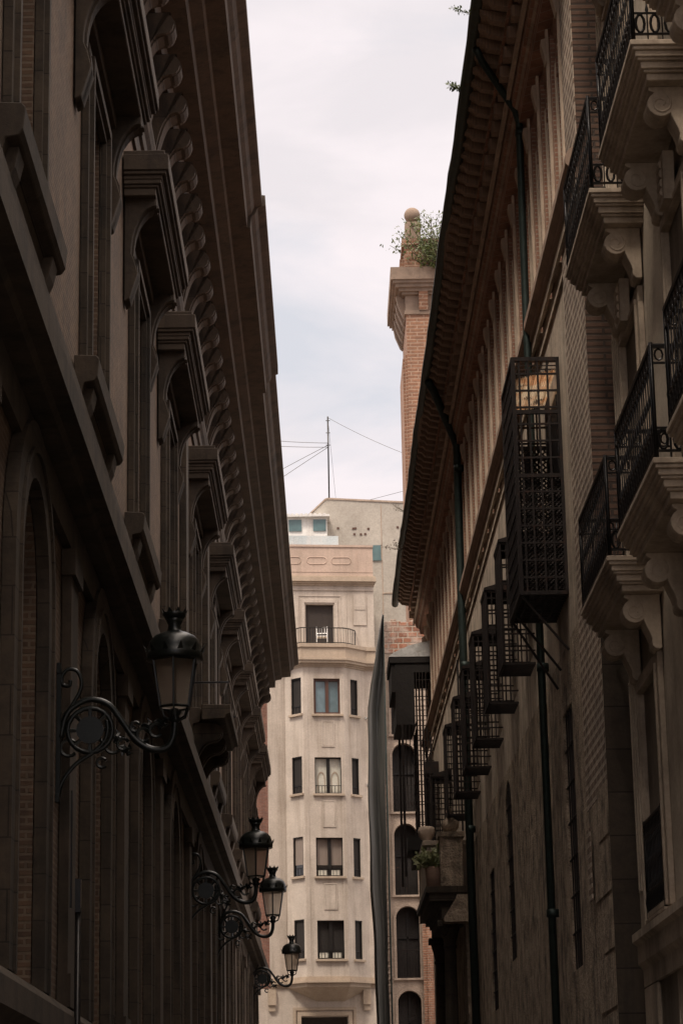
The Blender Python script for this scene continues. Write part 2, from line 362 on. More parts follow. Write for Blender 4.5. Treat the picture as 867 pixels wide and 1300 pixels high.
# cornice
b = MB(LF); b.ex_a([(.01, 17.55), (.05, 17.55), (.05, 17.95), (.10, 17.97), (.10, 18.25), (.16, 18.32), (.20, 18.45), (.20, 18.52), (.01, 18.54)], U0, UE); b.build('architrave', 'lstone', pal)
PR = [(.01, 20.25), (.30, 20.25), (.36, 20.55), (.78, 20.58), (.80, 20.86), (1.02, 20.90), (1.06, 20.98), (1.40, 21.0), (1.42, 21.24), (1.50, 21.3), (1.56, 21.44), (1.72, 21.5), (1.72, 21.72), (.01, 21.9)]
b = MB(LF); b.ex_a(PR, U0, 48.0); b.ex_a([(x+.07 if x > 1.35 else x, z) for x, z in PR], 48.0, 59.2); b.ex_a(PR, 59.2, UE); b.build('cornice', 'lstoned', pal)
# scroll brackets under the cornice: one mesh each
def scroll(fr, a, wd, zt, pr, h, b0=.02):
    """S-shaped bracket profile in (b,c)"""
    P = []; N = 10
    r1 = pr*.34
    P.append((b0, zt)); P.append((b0+pr, zt)); P.append((b0+pr, zt-h*.06))
    cb, cc = b0+pr-r1*.85, zt-h*.08-r1
    for i in range(9): t = pi*.35-pi*1.1*i/8; P.append((cb+r1*1.0*cos(t), cc+r1*sin(t)))
    x1, z1 = P[-1]; r2 = pr*.17; x2, z2 = b0+r2*.6, zt-h+r2
    for i in range(1, 7):
        t = i/7; s_ = t*t*(3-2*t); P.append((x1+(x2+r2*.9-x1)*s_**.8, z1+(z2-z1)*t))
    for i in range(5): t = 0-pi*.6*i/4; P.append((x2+r2*cos(t), z2+r2*sin(t)))
    P.append((b0, zt-h+.01))
    m = MB(fr); m.ex_a(P, a-wd/2, a+wd/2, False)
    for sg in (-1, 1):   # spiral rib proud of the cheeks
        m.tube([(a+sg*wd/2, cb+r1*(.82-.6*k/16)*cos(.9*k*.55+2.2), cc+r1*(.82-.6*k/16)*sin(.9*k*.55+2.2)) for k in range(17)], .014, 4)
    return m
def modillion(fr, a, wd, zt, pr, h):
    P = [(.02, zt), (pr-.05, zt)]
    for i in range(9): t = pi/2-pi*1.05*i/8; P.append((pr-.17+.17*cos(t), zt-.19+.19*sin(t)))
    x1, z1 = P[-1]
    for i in range(1, 9):
        t = i/8; P.append((x1+(.06-x1)*(t**.62), z1-(h-.46)*(t**1.5)))
    P += [(.10, zt-h+.05), (.02, zt-h)]
    m = MB(fr); m.ex_a(P, a-wd/2, a+wd/2)
    m.ex_a([(b_*1.0+(.025 if k > 1 else 0), c_-(.02 if k > 10 else 0)) for k, (b_, c_) in enumerate(P)], a-wd/2+.1, a+wd/2-.1)
    return m
u = 9.6; bk0 = modillion(LF, u, .56, 20.24, .62, 1.25).build('cornice_bracket', 'lstone', pal, .012); k = 1
while u+1.52*k < UE-.5:
    c = copy_tree(bk0, pal); shift(c, Vector(LF(1.52*k+random.uniform(-.03, .03), random.uniform(-.03, .0), random.uniform(-.012, 0)))-Vector(LF(0, 0, 0))); k += 1
# upper windows with hood and sill
for i, n in enumerate(near):
    p, q, z0, z1 = OPU[i]
    m = MB(LF); m.frame_rect(p-.34, q+.34, z0-.3, z1+.32, .33, .012, .10); m.frame_rect(p-.20, q+.20, z0-.18, z1+.2, .12, .10, .155)
    s = m.build('window_surround', 'lstone', pal)
    m = MB(LF); m.box(p-.3, q+.3, -.45, -.36, z0, z1); m.box(p, q, -.35, -.30, z0+2.75, z0+2.9)
    m.box((p+q)/2-.05, (p+q)/2+.05, -.355, -.28, z0, z1)
    win = m.build('window', 'dark', pal)
    m = MB(LF)
    for aa, bb in ((p+.1, (p+q)/2-.1), ((p+q)/2+.1, q-.1)):
        m.box(aa, bb, -.352, -.33, z0+.15, z0+2.6); m.box(aa, bb, -.352, -.33, z0+3.0, z1-.12)
    m.build('pane', 'darkglass', win)
    # hood: cornice on two carved consoles
    m = MB(LF)
    for pr_, z0_, z1_ in ((.16, 15.75, 15.93), (.50, 15.93, 16.05), (.54, 16.05, 16.10), (.585, 16.10, 16.17), (.60, 16.17, 16.24), (.66, 16.24, 16.30), (.70, 16.30, 16.56), (.64, 16.56, 16.63)):
        q_ = (.70-pr_)*.55; m.box(n+q_, n+5.0-q_, .02, pr_, z0_, z1_)
    hd = m.build('window_hood', 'lstoned', pal, .012)
    for aa in (n+.45, n+4.55):
        PC = [(.02, 15.94), (.50, 15.94), (.50, 15.84)]+[(.50-.38*sin(pi/2*i/8), 15.82-.75*(1-cos(pi/2*i/8))) for i in range(9)]+[(.17, 14.95), (.22, 14.75), (.16, 14.55), (.10, 14.35), (.02, 14.3)]
        m = MB(LF); m.ex_a(PC, aa-.20, aa+.20); m.build('console', 'lstoned', hd, .01)
        m = MB(LF); m.ex_a([(b_+.03, c_) if 2 < k_ < 13 else (b_, c_-.03 if k_ < 2 else c_) for k_, (b_, c_) in enumerate(PC)], aa-.08, aa+.08); m.build('console_rib', 'lstoned', hd)
    # sill
    m = MB(LF); m.ex_a([(.02, 10.6), (.1, 10.6), (.14, 10.78), (.26, 10.8), (.30, 10.86), (.32, 11.08), (.28, 11.12), (.02, 11.13)], n+.54, n+4.1)
    for aa in (n+.95, n+3.7): m.ex_a([(.02, 10.35), (.09, 10.35), (.2, 10.6), (.24, 10.78), (.02, 10.78)], aa-.2, aa+.2)
    m.build('window_sill', 'lstoned', pal, .01)
# big stone balcony on its console at the projecting bay
m = MB(LF); m.ex_a([(.33, 10.82), (.80, 10.84), (.84, 10.92), (.92, 10.94), (.92, 11.12), (.33, 11.14)], 49.6, 53.6); bal = m.build('balcony_slab', 'lstone', pal, .01)
for aa in (50.1, 51.6, 53.1): modillion(LF, aa, .34, 10.81, .72, 1.25).build('console', 'lstone', bal)
m = MB(LF); m.tube([(49.65, .0, 11.6), (49.65, .88, 11.6), (53.55, .88, 11.6), (53.55, .0, 11.6)], .025, 5)
m.build('low_rail', 'iron', bal)
# arched ground-floor openings
for i, n in enumerate(near):
    p, q = OPG[i][0], OPG[i][1]; mm = (p+q)/2
    m = MB(LF); m.archband(mm, 1.05, 1.62, 7.3, 3.45, .012, .14); m.archband(mm, 1.30, 1.36, 7.3, 3.45, .14, .17); m.build('arch_surround', 'lstone', pal)
    m = MB(LF); m.box(p-.3, q+.3, -.62, -.55, 3.45, 8.4); m.box(mm-.06, mm+.06, -.55, -.5, 3.45, 8.3); m.box(p, q, -.55, -.49, 6.9, 7.05)
    for sg in (-1, 1): m.box(mm+sg*.55-.4, mm+sg*.55+.4, -.55, -.52, 3.8, 6.7)
    m.build('arched_shutter', 'dark', pal)
    # pilaster strip between the arches
    m = MB(LF); a_ = n-.35; m.box(a_, a_+.7, .012, .12, 3.45, 8.2); m.box(a_-.08, a_+.78, .012, .17, 8.2, 8.5); m.box(a_-.06, a_+.76, .012, .16, 3.45, 3.8); m.build('pilaster', 'lstoned', pal)
# string of the upper window zone beside the ressaut
for aa in (47.6, 56.0, 59.6):
    m = MB(LF); m.box(aa, aa+.8, .012, .14, 10.6, 17.5); m.build('giant_pilaster', 'lstone', pal)
# wall cable and conduit below the first lamp
m = MB(LF); m.tube([(26.1, .2, 5.7), (26.12, .2, 4.9), (26.1, .2, 4.45)], .012, 5); m.build('lamp_cable', 'iron', pal)
m = MB(LF); m.tube([(26.1, .28, 4.45), (26.1, .28, 0.1)], .035, 8); m.box(26.05, 26.15, .25, .31, 4.4, 4.75); m.build('conduit', 'iron', pal)

# ================================================================== WALL LANTERNS
def lamp(u, z, s, label):
    fr = lambda a, b, c: LF(u+a*s, b*s, z+c*s)
    t = thing('wall_lantern', LF(u, 0, z), label, 'street lamp', 'iron wall lanterns on the left palace')
    def circ(cb, cc, r, n=14, a0=0, a1=2*pi): return [(0, cb+r*cos(a0+(a1-a0)*i/n), cc+r*sin(a0+(a1-a0)*i/n)) for i in range(n+1)]
    def spl(P, n=5):
        o = []
        for i in range(len(P)-1):
            p0, p1, p2, p3 = P[max(i-1, 0)], P[i], P[i+1], P[min(i+2, len(P)-1)]
            for k in range(n):
                t_ = k/n; o.append((0,)+tuple(.5*((2*p1[j])+(-p0[j]+p2[j])*t_+(2*p0[j]-5*p1[j]+4*p2[j]-p3[j])*t_*t_+(-p0[j]+3*p1[j]-3*p2[j]+p3[j])*t_**3) for j in (0, 1)))
        o.append((0,)+tuple(P[-1])); return o
    m = MB(fr); m.box(-.03, .03, .0, .055, -.70, .72); m.box(-.05, .05, 0, .05, -.76, -.66); m.box(-.05, .05, 0, .05, .66, .78); m.build('wall_bar', 'lampiron', t, .006)
    m = MB(fr)
    m.tube(spl([(.05, -.05), (.10, .18), (.20, .30), (.37, .37), (.57, .31), (.72, .12), (.86, -.08), (1.03, -.19), (1.20, -.18), (1.28, -.04), (1.29, .20)]), [.034]*30+[.04]*21, 7)
    m.tube(spl([(.06, .12), (.14, .26), (.25, .45), (.27, .58), (.22, .69), (.12, .71), (.055, .63), (.07, .54), (.14, .53), (.15, .59)]), .022, 6)
    m.tube(spl([(.03, -.68), (.08, -.52), (.22, -.34), (.40, -.22), (.52, -.10), (.56, .02), (.55, .14)]), .026, 6)
    m.build('bracket_arm', 'lampiron', t)
    m = MB(fr); m.tube(circ(.37, .03, .245, 20)[:-1], .03, 6, True); m.ex_a([(.37+.15*cos(2*pi*i/16), .03+.15*sin(2*pi*i/16)) for i in range(16)], -.03, .03)
    for i in range(8):
        an = 2*pi*i/8; m.tube([(0, .37+.13*cos(an), .03+.13*sin(an)), (0, .37+.24*cos(an), .03+.24*sin(an))], [.02, .03], 5)
    m.build('rosette', 'lampiron', t)
    m = MB(fr)
    for cb, cc, r in ((.14, -.16, .09), (.62, -.14, .085), (.73, -.13, .06), (.50, -.33, .05), (.95, -.03, .07), (1.09, .02, .075), (.86, .06, .05)):
        m.tube(circ(cb, cc, r, 12, .4, 5.6), .02, 5)
    for cb, cc in ((.82, .02), (.76, -.19), (1.0, .07), (.66, -.05), (1.15, .1)):     # leaf sprays
        for k in range(4):
            an = k*1.57+cb*9; m.tube([(0, cb, cc), (.03, cb+.05*cos(an), cc+.05*sin(an)), (.0, cb+.085*cos(an+.5), cc+.085*sin(an+.5))], [.022, .028, .004], 5)
    m.build('scrollwork', 'lampiron', t)
    # lantern on axis b=1.29
    X = 1.29; m = MB(fr); m.lathe(0, X, [(.05, .10), (.075, .13), (.05, .17), (.085, .215), (.05, .235), (.05, .25)], 12)
    for k in range(6):
        an = 2*pi*k/6; m.tube([(.04*cos(an), X+.04*sin(an), .12), (.13*cos(an), X+.13*sin(an), .16), (.16*cos(an), X+.16*sin(an), .25)], .012, 5)
    m.build('lantern_base', 'lampiron', t)
    n = 6; m = MB(fr); rb, rt = .175, .262
    for k in range(n):
        an = 2*pi*k/n; m.tube([(rb*cos(an), X+rb*sin(an), .26), (rt*cos(an), X+rt*sin(an), .79)], .014, 5)
    for r_, c_ in ((rb, .265), (rt, .785)):
        m.tube([(r_*cos(2*pi*k/n), X+r_*sin(2*pi*k/n), c_) for k in range(n)], .017, 5, True)
    m.build('lantern_frame', 'lampiron', t)
    m = MB(fr); m.lathe(0, X, [(rb-.012, .27), (rt-.012, .78)], n, 0, False); m.build('lantern_glass', 'lampglass', t)
    m = MB(fr); m.lathe(0, X, [(.05, .79), (.30, .785), (.315, .80), (.315, .86), (.30, .88), (.30, .93), (.275, 1.0), (.225, 1.055), (.155, 1.09), (.095, 1.105), (.08, 1.13), (.07, 1.18), (.085, 1.22), (.10, 1.25)], 18)
    hood = m.build('lantern_roof', 'lampiron', t)
    m = MB(fr)
    for k in range(12):
        an = 2*pi*k/12+.26; r_ = .31; m.add([(r_*cos(an-.11), X+r_*sin(an-.11), .86), (r_*cos(an+.11), X+r_*sin(an+.11), .86), ((r_+.045)*cos(an), X+(r_+.045)*sin(an), .95), ((r_-.03)*cos(an), X+(r_-.03)*sin(an), .87)], [(0, 1, 2), (1, 3, 2), (3, 0, 2), (0, 3, 1)])
    m.build('roof_cresting', 'lampiron', hood)
    m = MB(fr); m.lathe(0, X, [(.10, 1.25), (.125, 1.29), (.135, 1.32), (.10, 1.325), (.09, 1.27)], 12)
    for k in range(9):
        an = 2*pi*k/9; m.add([(.13*cos(an-.25), X+.13*sin(an-.25), 1.31), (.13*cos(an+.25), X+.13*sin(an+.25), 1.31), (.15*cos(an), X+.15*sin(an), 1.37), (.10*cos(an), X+.10*sin(an), 1.31)], [(0, 1, 2), (1, 3, 2), (3, 0, 2), (0, 3, 1)])
    m.build('lantern_crown', 'lampiron', t)
    return t
lamp(26.3, 6.36, 1.0, 'largest and nearest black iron wall lantern, on a scrolled bracket at the left')
lamp(49.6, 7.28, 1.1, 'second nearest iron wall lantern, its roof against the sliver of red brick')
lamp(61.7, 7.76, 1.12, 'third iron wall lantern down the street, between a higher lantern and the lowest one')
lamp(86.8, 8.45, 1.13, 'farthest and lowest iron wall lantern, its panes bright against the cream apartment block')

# ================================================================== RIGHT LONG BUILDING
RE = 64.3; RS = 25.7
rb = thing('gallery_building', RF(40, 0, 0), 'long stained plaster building on the right with brick gallery and caged windows', 'building')
cg = [(34.2, .46), (37.1, .46), (40.2, .46), (43.0, .46), (45.8, .46), (48.7, .46), (54.9, .46)]
lowop = [(29.05, 30.15, 4.0, 7.15, 0), (32.2, 33.1, 2.9, 7.05, 0), (38.3, 39.5, 4.9, 7.75, 1), (42.4, 43.6, 4.4, 6.8, 0)]
cgop = [(u-.85+.35, u+.1, 8.7, 10.1, 0) for u, _ in cg]+[(28.95, 30.25, 8.5, 10.9, 0)]
w = MB(RF); w.wall(RS+2.0, RE, 7.9, 12.4, 0, .6, cgop); w.build('upper_wall', 'rplaster', rb)
w = MB(RF); w.wall(RS+2.0, RE, 0, 7.9, 0, .6, lowop); w.build('lower_wall', 'rlow', rb)
w = MB(RF); w.box(RS+.05, RE, -12, -.6, 0, 16.3); w.build('core', 'rbrick', rb)
# toothed brick quoin, pale and rough, on old stone
w = MB(RF); w.box(RS, RS+2.0, -.6, .03, 5.6, 12.4); w.build('quoin', 'rbrickpale', rb)
w = MB(RF); w.box(RS, RS+2.0, -.6, .03, 0, 5.597)
for k in range(9):
    l = .9+.5*(k % 2); w.box(RS-.008, RS+l, .03, .042, .3+k*.6, .86+k*.6)
w.build('stone_quoin', 'rlow', rb, .02)
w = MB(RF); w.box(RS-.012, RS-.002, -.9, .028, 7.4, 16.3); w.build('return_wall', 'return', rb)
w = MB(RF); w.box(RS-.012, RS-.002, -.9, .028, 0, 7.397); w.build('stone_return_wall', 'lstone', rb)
w = MB(RF); w.box(RS, RS+1.05, -.6, .04, 12.95, 16.0); w.build('gallery_end_pier', 'rbrickpale', rb)
# string moulding under the gallery
w = MB(RF); w.ex_a([(.005, 12.52), (.10, 12.56), (.10, 12.64), (.17, 12.72), (.17, 12.82), (.12, 12.90), (.005, 12.95)], RS, RE); w.build('string_course', 'rmould', rb)
w = MB(RF); w.ex_a([(.031, 12.40), (.07, 12.40), (.07, 12.515), (.031, 12.515)], RS, RE); w.build('fillet', 'rplaster', rb)
w = MB(RF); w.ex_a([(.004, 12.12), (.03, 12.12), (.03, 12.18), (.004, 12.18)], RS+2.0, RE); w.build('fillet', 'rplaster', rb)
# gallery: brick piers with blind arches
n = int((RE-RS-1.0)/1.36); GA = [RS+1.15+1.36*i for i in range(n+1)]
w = MB(RF); w.box(RS+1.0, RE, -.6, -.16, 12.95, 16.4); w.build('gallery_back_wall', 'rbrick', rb)
w = MB(RF)
for a_ in GA[:-1]: w.box(a_+.66, a_+1.10, -.155, -.12, 13.0, 15.0)
w.build('gallery_shutters', 'dark', rb)
def pier(a_):
    m = MB(RF); m.box(a_, a_+.46, -.16, 0, 12.95, 15.55); m.box(a_+.46, a_+.58, -.16, -.07, 12.95, 15.2)
    m.box(a_+1.20, a_+1.36, -.16, -.06, 12.95, 15.2)
    return m
p0 = pier(GA[0]).build('brick_pier', 'rbrick', rb)
m = MB(RF); a_ = GA[0]; m.box(a_+.16, a_+.27, .002, .035, 12.96, 15.72); m.build('pale_pilaster', 'gpale', p0)
m = MB(RF); m.box(a_+1.205, a_+1.30, -.058, -.03, 12.96, 15.1); m.build('jamb_edge', 'gpale', p0)
m = MB(RF); m.ex_a([(.036, 15.25), (.05, 15.25), (.10, 15.48), (.10, 15.56), (.036, 15.58)], a_+.13, a_+.30); m.build('pier_capital', 'rstone', p0)
m = MB(RF); m.archband(a_+.87, .27, .42, 15.02, 14.9, -.155, -.04); m.build('arch', 'rbrick', p0)
for i in range(1, len(GA)):
    c = copy_tree(p0, rb); shift(c, Vector(RF(GA[i]-GA[0], 0, 0))-Vector(RF(0, 0, 0)))
w = MB(RF); w.ex_a([(-.38, 15.45), (-.05, 15.45), (-.05, 15.76), (.12, 15.78), (.14, 15.92), (.22, 15.96), (.26, 16.10), (.02, 16.4), (-.38, 16.4)], RS, RE); w.build('gallery_cornice', 'rbrick', rb)
w = MB(RF); w.ex_a([(.262, 16.02), (.31, 16.02), (.31, 16.12), (.262, 16.12)], RS, RE); w.build('cornice_fillet', 'rstone', rb)
# eaves
w = MB(RF); w.ex_a([(-.3, 16.42), (.80, 16.62), (.80, 16.70), (-.3, 16.52)], RS-.2, RE-.4); w.build('soffit', 'eave', rb)
nr = int((RE-RS)/.42)
def rafter(a_): m = MB(RF); m.ex_a([(.0, 16.30), (.30, 16.30), (.40, 16.40), (.62, 16.44), (.66, 16.50), (.74, 16.53), (.76, 16.605), (.0, 16.47)], a_, a_+.14); return m
r0 = rafter(RS+.05).build('rafter', 'eave', rb)
for i in range(1, nr):
    c = r0.copy(); COL.objects.link(c); c.parent = rb; shift(c, Vector(RF(.42*i, 0, random.uniform(-.012, .012)))-Vector(RF(0, 0, 0)))
d0 = MB(RF).box(RS+.10, RS+.30, .26, .42, 16.13, 16.29).build('dentil', 'eave', rb)
for i in range(1, 64):
    c = d0.copy(); COL.objects.link(c); c.parent = rb; shift(c, Vector(RF(.602*i, random.uniform(-.02, .02), 0))-Vector(RF(0, 0, 0)))
w = MB(RF); w.ex_a([(.40, 16.34), (.44, 16.34), (.44, 16.38), (.40, 16.38)], RS, RE-.4); w.build('eave_rail', 'rbrick', rb)
w = MB(RF); w.ex_a([(.81, 16.70), (.70, 16.86), (-4.5, 19.2), (-12, 16.5), (-12, 16.3), (-.3, 16.53)], RS-.2, RE-.4); w.build('roof', 'tile', rb)
w = MB(RF); v_ = random.Random(3)
N = int((RE-RS)/.24)
for i in range(N):
    a_ = RS-.1+.24*i; d_ = v_.uniform(-.03, .03); P_ = [(a_+.10+.10*cos(pi*j/5), .0, 0) for j in range(6)]
    w.tube([(a_, .77+d_, 16.77), (a_, .2, 17.06), (a_, -1.2, 17.7)], .085, 6)
w.build('roof_tiles', 'tile', rb)
gp = []; v_ = random.Random(5)
for i in range(60):
    f_ = i/59; gp.append((RS-.3+(RE-RS)*f_, .79+v_.uniform(-.008, .008), 16.66+.05*sin(i*.4)+v_.uniform(-.01, .01)-.07*max(0, (f_-.93)*12)))
w = MB(RF); w.tube(gp, .095, 10); w.build('gutter', 'gutter', rb)
# drainpipes
w = MB(RF); w.tube([(30.5, .76, 16.5), (30.7, .66, 16.4), (31.3, .18, 15.95), (31.4, .12, 15.8), (31.4, .13, 13.0), (31.4, .13, 12.3), (31.4, .10, 0.1)], .052, 9)
for z in (15.6, 11.6, 8.0, 4.8): w.tube([(31.4, .10, z), (31.4, .10, z+.1)], .082, 9)
w.build('drainpipe', 'pipe', rb)
w = MB(RF); w.tube([(44.9, .76, 16.5), (45.1, .66, 16.4), (46.7, .18, 15.9), (46.8, .12, 15.75), (46.7, .13, 13.0), (46.7, .13, 12.3), (46.6, .10, 0.1)], .08, 9)
for z in (15.2, 11.2, 8.0): w.tube([(46.68, .10, z), (46.68, .10, z+.12)], .10, 9)
w.build('drainpipe', 'pipe', rb)
w = MB(RF); w.tube([(50.2, .03, 12.1), (50.2, .03, 10.5), (50.1, .03, 8.5)], .02, 5); w.build('wall_cable', 'iron', rb)

# small caged windows
def cage(u):
    u1 = u; u0 = u-.85; B = .46; z0, z1 = 8.5, 10.26
    m = MB(RF); m.box(u0+.35, u1+.1, -.3, -.25, 8.7, 10.1); wdw = m.build('window', 'dark', rb)
    m = MB(RF)
    for a_ in (u0, u1-.03): m.box(a_, a_+.03, B-.03, B, z0, z1); m.box(a_, a_+.03, .0, B, z0, z0+.03); m.box(a_, a_+.03, .0, B, z1-.03, z1)
    m.box(u0, u1, B-.034, B+.004, z0+.0, z0+.035); m.box(u0, u1, B-.034, B+.004, z1-.035, z1)
    g_ = m.build('window_cage', 'ironr', rb)
    m = MB(RF)
    for a_ in (u0+.012, u1-.018):
        for b_ in (.12, .24, .36): m.box(a_-.009, a_+.009, b_-.010, b_+.010, z0, z1)
        for c_ in [z0+.2+.24*i for i in range(7)]: m.box(a_-.01, a_+.01, 0, B, c_-.011, c_+.011)
    for i in range(1, 12): x = u0+.85*i/12; m.box(x-.012, x+.012, B-.024, B-.002, z0, z1); m.box(x-.006, x+.006, 0, B, z0+.004, z0+.02); m.box(x-.006, x+.006, 0, B, z1-.02, z1-.004)
    for c_ in [z0+.2+.24*i for i in range(7)]: m.box(u0, u1, B-.022, B-.004, c_-.007, c_+.007)
    m.build('bars', 'ironr', g_)
    m = MB(RF); m.ex_a([(.0, 10.262), (.47, 10.262), (.47, 10.30), (.0, 10.44)], u0-.02, u1+.02); m.build('cage_roof', 'ironr', g_)
for u, _ in cg: cage(u)
# lower windows and the doors
for p, q, z0, z1, ar in lowop:
    m = MB(RF); m.box(p-.1, q+.1, -.14, -.06, z0-.02, z1+.02); m.box((p+q)/2-.03, (p+q)/2+.03, -.06, -.04, z0, z1)
    s_ = m.build('window', 'dark', rb)
    m = MB(RF)
    for k in range(1, 5): x = p+(q-p)*k/5; m.box(x-.008, x+.008, -.03, -.012, z0, z1)
    for k in range(1, 7): z = z0+(z1-z0)*k/7; m.box(p, q, -.033, -.009, z-.008, z+.008)
    m.build('bars', 'ironr', s_)
# narrow pale patch set proud of the quoin
m = MB(RF); m.box(27.15, 27.45, .062, .075, 4.55, 5.35); m.build('pale_wall_patch', 'rbrickpale', rb)

# big lattice cage
m = MB(RF); U1, U2, B, Z0, Z1 = 28.8, 30.4, .60, 8.42, 11.46
m.frame_rect(U1, U2, Z0, Z1, .05, B-.05, B)
for a_ in (U1, U2-.04):
    m.box(a_, a_+.04, 0, .04, Z0, Z1); m.box(a_, a_+.04, 0, B-.05, Z0, Z0+.05); m.box(a_, a_+.04, 0, B-.05, Z1-.05, Z1)
    m.box(a_, a_+.04, .04, B-.05, 10.72, 10.77)
    m.box(a_, a_+.04, .04, B-.05, 9.9, 9.94)
big = m.build('lattice_bay_cage', 'ironr', rb)
m = MB(RF)
for a_ in (U1+.02, U2-.02):
    for b_ in (.15, .27, .39, .5): m.box(a_-.010, a_+.010, b_-.012, b_+.012, Z0, Z1)
    for k in range(1, 14): z = Z0+(Z1-Z0)*k/14; m.box(a_-.011, a_+.011, .0, B-.02, z-.012, z+.012)
for k in range(1, 11): x = U1+(U2-U1)*k/11; m.box(x-.008, x+.008, B-.03, B-.014, Z0, Z1); m.box(x-.008, x+.008, .0, B-.03, Z1-.025, Z1-.012); m.box(x-.01, x+.01, .0, B, Z0+.01, Z0+.03)
for k in range(1, 14): z = Z0+(Z1-Z0)*k/14; m.box(U1, U2, B-.034, B-.01, z-.008, z+.008)
for b_ in (.12, .24, .36, .48): m.box(U1, U2, b_-.01, b_+.01, Z1-.03, Z1-.014); m.box(U1, U2, b_-.012, b_+.012, Z0+.006, Z0+.026)
m.build('bars', 'ironr', big)
m = MB(RF)          # diamond lattice panels
def lat(m, b0, b1, c0, c1, a_, s_=.075, r=.011):
    wd, h = b1-b0, c1-c0; k = -int(h/s_)-1
    while k*s_ < wd:
        for sg in (1, -1):
            x0 = k*s_; t0 = max(0, -x0); t1 = min(h, wd-x0)
            if t1 > t0+.01:
                f = (lambda x: b0+x) if sg > 0 else (lambda x: b1-x)
                P = (a_, f(x0+t0), c0+t0); Q = (a_, f(x0+t1), c0+t1); m.tube([P, Q], r, 3)
        k += 1
lat(m, .05, .28, 8.5, 10.7, U2-.06, .07, .014); lat(m, .34, .56, 8.5, 10.7, U2-.06, .07, .014); m.box(U2-.07, U2-.05, .28, .34, 8.5, 10.7)
m2 = m
m2.build('lattice', 'ironr', big)
m = MB(RF)
def latf(m, a0, a1, c0, c1, b_, s_=.09, r=.012):
    wd, h = a1-a0, c1-c0; k = -int(h/s_)-1
    while k*s_ < wd:
        for sg in (1, -1):
            x0 = k*s_; t0 = max(0, -x0); t1 = min(h, wd-x0)
            if t1 > t0+.01:
                f = (lambda x: a0+x) if sg > 0 else (lambda x: a1-x)
                m.tube([(f(x0+t0), b_, c0+t0), (f(x0+t1), b_, c0+t1)], r, 3)
        k += 1
latf(m, U1+.05, U2-.05, 8.5, 10.7, B-.045, .07, .014); m.build('front_lattice', 'ironr', big)
m = MB(RF); lat(m, .03, .56, 8.5, 9.95, U1+.07, .055, .009); m.build('near_lattice', 'ironr', big)  # finer near-side mesh added to darken the view into the cage
m = MB(RF); m.box(U2-.03, U2-.01, .01, .56, 8.44, 9.6); m.box(U1+.1, U2-.1, .004, .05, 8.46, 11.0); m.build('darkening_panel', 'ironr', big)  # solid dark panels added to keep the cage interior dark
m = MB(RF); N = 34
top = [(U1+.06, .04+(.52)*i/N, 11.32-.14*i/N+.012*(1 if i % 2 else -1)) for i in range(N+1)]
m.add(top+[(U2-.06, b_, c_) for _, b_, c_ in top], [(i, i+1, N+2+i, N+1+i) for i in range(N)])
m.build('corrugated_sheet', 'amber', big)
for a_, z_ in ((28.9, 7.75), (29.9, 7.7), (30.35, 7.55)): MB(RF).add_tube([(a_, .56, 8.42), (a_, .02, z_)], .018, 5).build('brace', 'ironr', big)

# far enclosed balcony with grille (mirador)
u0, u1, B = 61.2, 63.4, 1.05
m = MB(RF); m.box(u0, u1, .45, B-.12, 12.75, 14.35); m.box(u0+.02, u1-.02, B-.12, B-.02, 13.6, 14.3); m.box(u0, u1, .0, .45, 14.1, 14.35); m.box(u0-.03, u1+.03, 0, B+.02, 14.35, 14.5)
mir = m.build('enclosed_balcony', 'void', rb)
m = MB(RF); m.ex_a([(.0, 14.505), (B+.04, 14.505), (B-.1, 14.62), (.55, 14.80), (.0, 14.92)], u0-.04, u1+.04); m.build('metal_roof', 'galv', mir)
m = MB(RF)
for a_ in (u0, u1):
    m.box(a_-.03, a_+.03, B-.30, B-.24, 8.9, 12.8); m.box(a_-.025, a_+.025, .05, .1, 9.2, 12.8)
    for b_ in (.16, .24, .32, .40): m.box(a_-.012, a_+.012, b_-.012, b_+.012, 9.95, 14.1)
    for b_ in (.5, .6, .7): m.box(a_-.008, a_+.008, b_-.008, b_+.008, 11.2, 12.9)
    for k in range(16): z = 10.0+.26*k; m.box(a_-.01, a_+.01, 0, .42, z-.01, z+.01)
for k in range(1, 9): x = u0+(u1-u0)*k/9; m.box(x-.008, x+.008, .40, .42, 9.95, 12.75)
for k in range(12): z = 10.0+.26*k; m.box(u0, u1, .40, .424, z-.01, z+.01)
m.build('grille', 'ironr', mir)
m = MB(RF); m.box(u0-.1, u0+1.4, 0.0, .72, 9.55, 9.9); m.box(u0, u0+1.2, .05, .6, 9.2, 9.55); m.build('balcony_floor', 'void', mir)
m = MB(RF); m.box(59.1, 59.9, 0, .34, 11.15, 11.45)
for a_ in (59.1, 59.88):
    for b_ in (.02, .12, .22, .32): m.box(a_-.008, a_+.008, b_-.01, b_+.01, 8.9, 11.2)
    for k in range(8): z = 8.95+.3*k; m.box(a_-.01, a_+.01, 0, .33, z-.01, z+.01)
for b_ in (.32,):
    for k in range(6): x = 59.1+.16*k; m.box(x-.008, x+.008, b_-.01, b_+.01, 8.9, 11.2)
m.build('side_grille', 'ironr', rb)

